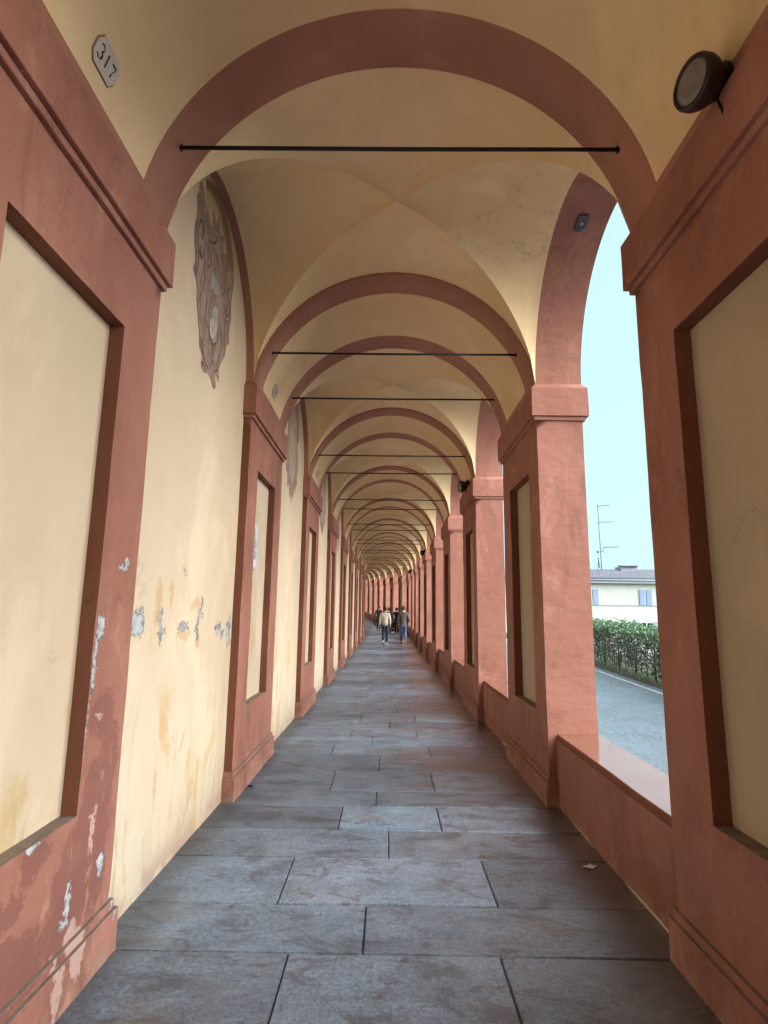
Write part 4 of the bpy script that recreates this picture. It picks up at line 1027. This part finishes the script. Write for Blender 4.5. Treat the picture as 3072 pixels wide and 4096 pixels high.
    if hood:
        skin_obj('hood', [V3(-.085, -.03, 1.47), V3(-.05, -.09, 1.44), V3(0, -.115, 1.41), V3(.05, -.09, 1.44), V3(.085, -.03, 1.47)], [(0, 1), (1, 2), (2, 3), (3, 4)], [.035 * k, .045 * k, .055 * k, .045 * k, .035 * k], coat, o, 2)
    return o
st = (0, .0, -.42)
# man in the cream jacket, right leg back
p1 = person('man with curly black hair, cream jacket, navy jeans, white trainers', -.17, 26.3, 1.67, 0, M['cream'], M['navy'], M['hair'], M['shoe_white'],
            ((-.055, -.03, -.27), (-.02, .03, -.24)), ((.055, .0, -.27), (.01, .05, -.24)),
            (((0.0, .03, -.41), (.0, -.16, -.33), (0, .75, -.6)), ((.0, .06, -.41), (.0, .02, -.405), (0, 1, -.03))), coat_len=.88)
p2 = person('person in olive hooded coat and blue jeans, one heel raised to show the sole', .67, 26.9, 1.72, 0, M['olivecoat'], M['jeans'], M['hair'], M['shoe_dark'],
            ((-.075, .02, -.27), (.01, .06, -.24)), ((.09, -.02, -.25), (-.02, .14, -.17)),
            (((.0, .07, -.41), (.0, .03, -.405), (0, 1, -.03)), ((.0, .0, -.42), (.03, -.27, -.26), (0, .35, -.94))), coat_len=.73, hood=True)
p3 = person('man in dark teal jacket with a black backpack, farthest left on the walk', -.68, 39.4, 1.66, R(4), M['teal'], M['blackcoat'], M['hair_grey'], M['shoe_dark'],
            ((-.09, -.01, -.27), (-.01, .05, -.24)), ((.08, .02, -.27), (.0, .10, -.22)),
            (((.0, .05, -.42), (.0, -.02, -.40), (0, 1, -.03)), ((.0, .03, -.42), (.0, -.05, -.39), (0, 1, -.1))), coat_len=.86)
p4 = person('person in black coat and cap pushing a pushchair', .50, 36.0, 1.60, R(8), M['blackcoat'], M['blackcoat'], M['hair'], M['shoe_dark'],
            ((-.11, .06, -.22), (-.06, .20, -.12)), ((.10, .06, -.24), (-.02, .20, -.12)),
            (((.0, .06, -.41), (.0, .0, -.41), (0, 1, -.03)), ((.0, .0, -.42), (.0, -.06, -.40), (0, 1, -.1))), coat_len=.80)
p5 = person('person in dark clothes almost hidden behind the man in the cream jacket', .03, 35.0, 1.60, R(6), M['teal'], M['blackcoat'], M['hair'], M['shoe_dark'],
            ((-.06, 0, -.27), (0, .05, -.24)), ((.08, 0, -.27), (.0, .05, -.24)),
            (((.0, .05, -.41), (.0, .0, -.41), (0, 1, -.03)), ((.0, .0, -.42), (.0, -.03, -.40), (0, 1, -.05))), coat_len=.86)
# backpack worn by the man in teal
b0 = dfm(-.68 - _sm(39.4, 1), 39.4, 0)
bp = skin_obj('backpack', [(.0, -.19, 1.02), (.0, -.21, 1.15), (.0, -.20, 1.30)], [(0, 1), (1, 2)], [(.12, .075), (.135, .09), (.11, .07)], M['bag'], None, 0, 2, b0)
tag(bp, 'black backpack worn by the man in the dark teal jacket', 'backpack')
mb = MB(bend=False)
for sg in (-1, 1): mb.tube([b0 + Vector((sg * .09, -.15, 1.34)), b0 + Vector((sg * .10, -.02, 1.42)), b0 + Vector((sg * .10, .12, 1.34)), b0 + Vector((sg * .12, .11, 1.15))], .014, 6)
so = mb.build('strap', M['bag'], None); so.parent = bp; so.matrix_parent_inverse = Matrix.Translation(-b0)
um = MB(bend=False)
hx_, hy_ = b0.x - .30, b0.y + .05
um.tube([(hx_, hy_, b0.z + .92), (hx_ + .01, hy_, b0.z + .75), (hx_ + .03, hy_, b0.z + .55), (hx_ + .08, hy_, b0.z + .28)], [.05, .085, .07, .012], 10)
tag(um.build('folded_jacket', M['bag'], None, loc=(hx_, hy_, b0.z + .9)), 'dark jacket hanging folded from the hand of the man with the backpack', 'jacket')
# pushchair
pc = dfm(.25 - _sm(36.7, 1), 36.7, 0)
stl = empty('pushchair', pc, 'dark pushchair with silver frame pushed by the person in black', 'pushchair')
Q = lambda x, y, z: pc + Vector((x, y, z))
mb = MB(bend=False)
for sg in (-.24, .24):
    mb.tube([Q(sg, -.45, 1.02), Q(sg, -.30, .90), Q(sg, .35, .12)], .013, 8); mb.tube([Q(sg, -.28, .12), Q(sg, .05, .55), Q(sg, -.05, .80)], .013, 8)
mb.tube([Q(-.24, -.45, 1.02), Q(.24, -.45, 1.02)], .016, 8); mb.tube([Q(-.24, -.28, .12), Q(.24, -.28, .12)], .012, 8)
M['silver'] = simple('silver_tube', (.55, .56, .58), .3, .8)
mb.build('frame', M['silver'], stl)
for x_ in (-.24, .24):
    for y_ in (-.28, .35):
        w = MB(bend=False); w.lathe([(.05, -.02), (.085, -.022), (.092, 0), (.085, .022), (.05, .02), (.05, -.02)], Q(x_, y_, .094), (1, 0, 0), 18); wo = w.build('wheel', M['bag'], stl)
        w = MB(bend=False); w.lathe([(0, -.012), (.048, -.014), (.048, .014), (0, .012)], Q(x_, y_, .094), (1, 0, 0), 14); w.build('hub', M['silver'], wo)
mb = MB(bend=False); mb.prism([Q(-.21, -.18, .38), Q(.21, -.18, .38), Q(.21, .22, .42), Q(-.21, .22, .42)], (0, 0, .05)); mb.prism([Q(-.21, -.20, .38), Q(.21, -.20, .38), Q(.21, -.34, .88), Q(-.21, -.34, .88)], (0, .04, .01)); mb.build('seat', M['bag'], stl)
mb = MB(bend=False)
mb.grid(lambda u, v: Q(math.cos(math.pi * u) * .23, -.34 + .42 * v * math.sin(math.pi * min(v, .5)), .80 + .24 * math.sin(math.pi * u) * (1 - .3 * v)), 14, 6); mb.build('canopy', M['blackcoat'], stl, recalc=False)
mb = MB(bend=False); mb.prism([Q(-.16, -.22, .14), Q(.16, -.22, .14), Q(.16, .2, .14), Q(-.16, .2, .14)], (0, 0, .12)); mb.build('basket', M['bag'], stl)

# ------------------------------------------------------------------ light, sky, camera
SUN_EL, SUN_AZ = R(28), R(110)     # azimuth clockwise from +Y
d = Vector((math.sin(SUN_AZ) * math.cos(SUN_EL), math.cos(SUN_AZ) * math.cos(SUN_EL), math.sin(SUN_EL)))
sun = bpy.data.lights.new('sun', 'SUN'); sun.energy = 1.5; sun.angle = R(90); sun.color = (1.0, .985, .97)
so = bpy.data.objects.new('sun', sun); COL.objects.link(so); so.rotation_euler = d.to_track_quat('Z', 'Y').to_euler(); so.location = (20, -10, 20)
w = bpy.data.worlds.new('World'); scene.world = w; w.use_nodes = True
nt = w.node_tree; bg = nt.nodes['Background']
sky = nt.nodes.new('ShaderNodeTexSky'); sky.sky_type = 'NISHITA'; sky.sun_disc = False; sky.sun_elevation = SUN_EL; sky.sun_rotation = SUN_AZ
sky.air_density = 1.0; sky.dust_density = 4.0; sky.ozone_density = 1.5
mx = nt.nodes.new('ShaderNodeMix'); mx.data_type = 'RGBA'; mx.inputs[0].default_value = .90
tc = nt.nodes.new('ShaderNodeTexCoord'); cn = nt.nodes.new('ShaderNodeTexNoise'); cn.inputs['Scale'].default_value = 2.2; cn.inputs['Detail'].default_value = 5
cmx = nt.nodes.new('ShaderNodeMix'); cmx.data_type = 'RGBA'; cmx.inputs[6].default_value = (.86, 1.34, 1.46, 1); cmx.inputs[7].default_value = (1.06, 1.50, 1.56, 1)
nt.links.new(tc.outputs['Generated'], cn.inputs[0]); nt.links.new(cn.outputs['Fac'], cmx.inputs[0]); nt.links.new(cmx.outputs[2], mx.inputs[7])
nt.links.new(sky.outputs[0], mx.inputs[6])     # thick even cloud over the clear sky
nt.links.new(mx.outputs[2], bg.inputs['Color']); bg.inputs['Strength'].default_value = .08

f_, pit, rol, yaw_ = 2278.46, .1724, .0123, -.0095
cyw, syw = math.cos(yaw_), math.sin(yaw_)
r0 = Vector((cyw, -syw, 0)); fw = Vector((syw, cyw, 0)); zz = Vector((0, 0, 1))
Fv = fw * math.cos(pit) + zz * math.sin(pit); Uv = -fw * math.sin(pit) + zz * math.cos(pit)
R2 = r0 * math.cos(rol) + Uv * math.sin(rol); U2 = Uv * math.cos(rol) - r0 * math.sin(rol)
cam = bpy.data.cameras.new('camera'); co = bpy.data.objects.new('camera', cam); COL.objects.link(co)
mw = Matrix((R2, U2, -Fv)).transposed().to_4x4(); mw.translation = Vector((-.0304, 0, 1.5402)); co.matrix_world = mw
cam.sensor_fit = 'HORIZONTAL'; cam.sensor_width = 36; cam.lens = f_ / 3072 * 36; cam.clip_start = .05; cam.clip_end = 3000
scene.camera = co
scene.view_settings.view_transform = 'Standard'; scene.view_settings.look = 'None'; scene.view_settings.exposure = 3.07; scene.view_settings.gamma = 1
scene.view_settings.use_curve_mapping = False
scene.render.engine = 'CYCLES'
cy = scene.cycles
cy.max_bounces = 10; cy.diffuse_bounces = 7; cy.glossy_bounces = 3; cy.use_denoising = True; cy.sample_clamp_indirect = 6
cy.use_adaptive_sampling = True; cy.adaptive_threshold = .015
cy.caustics_reflective = False; cy.caustics_refractive = False
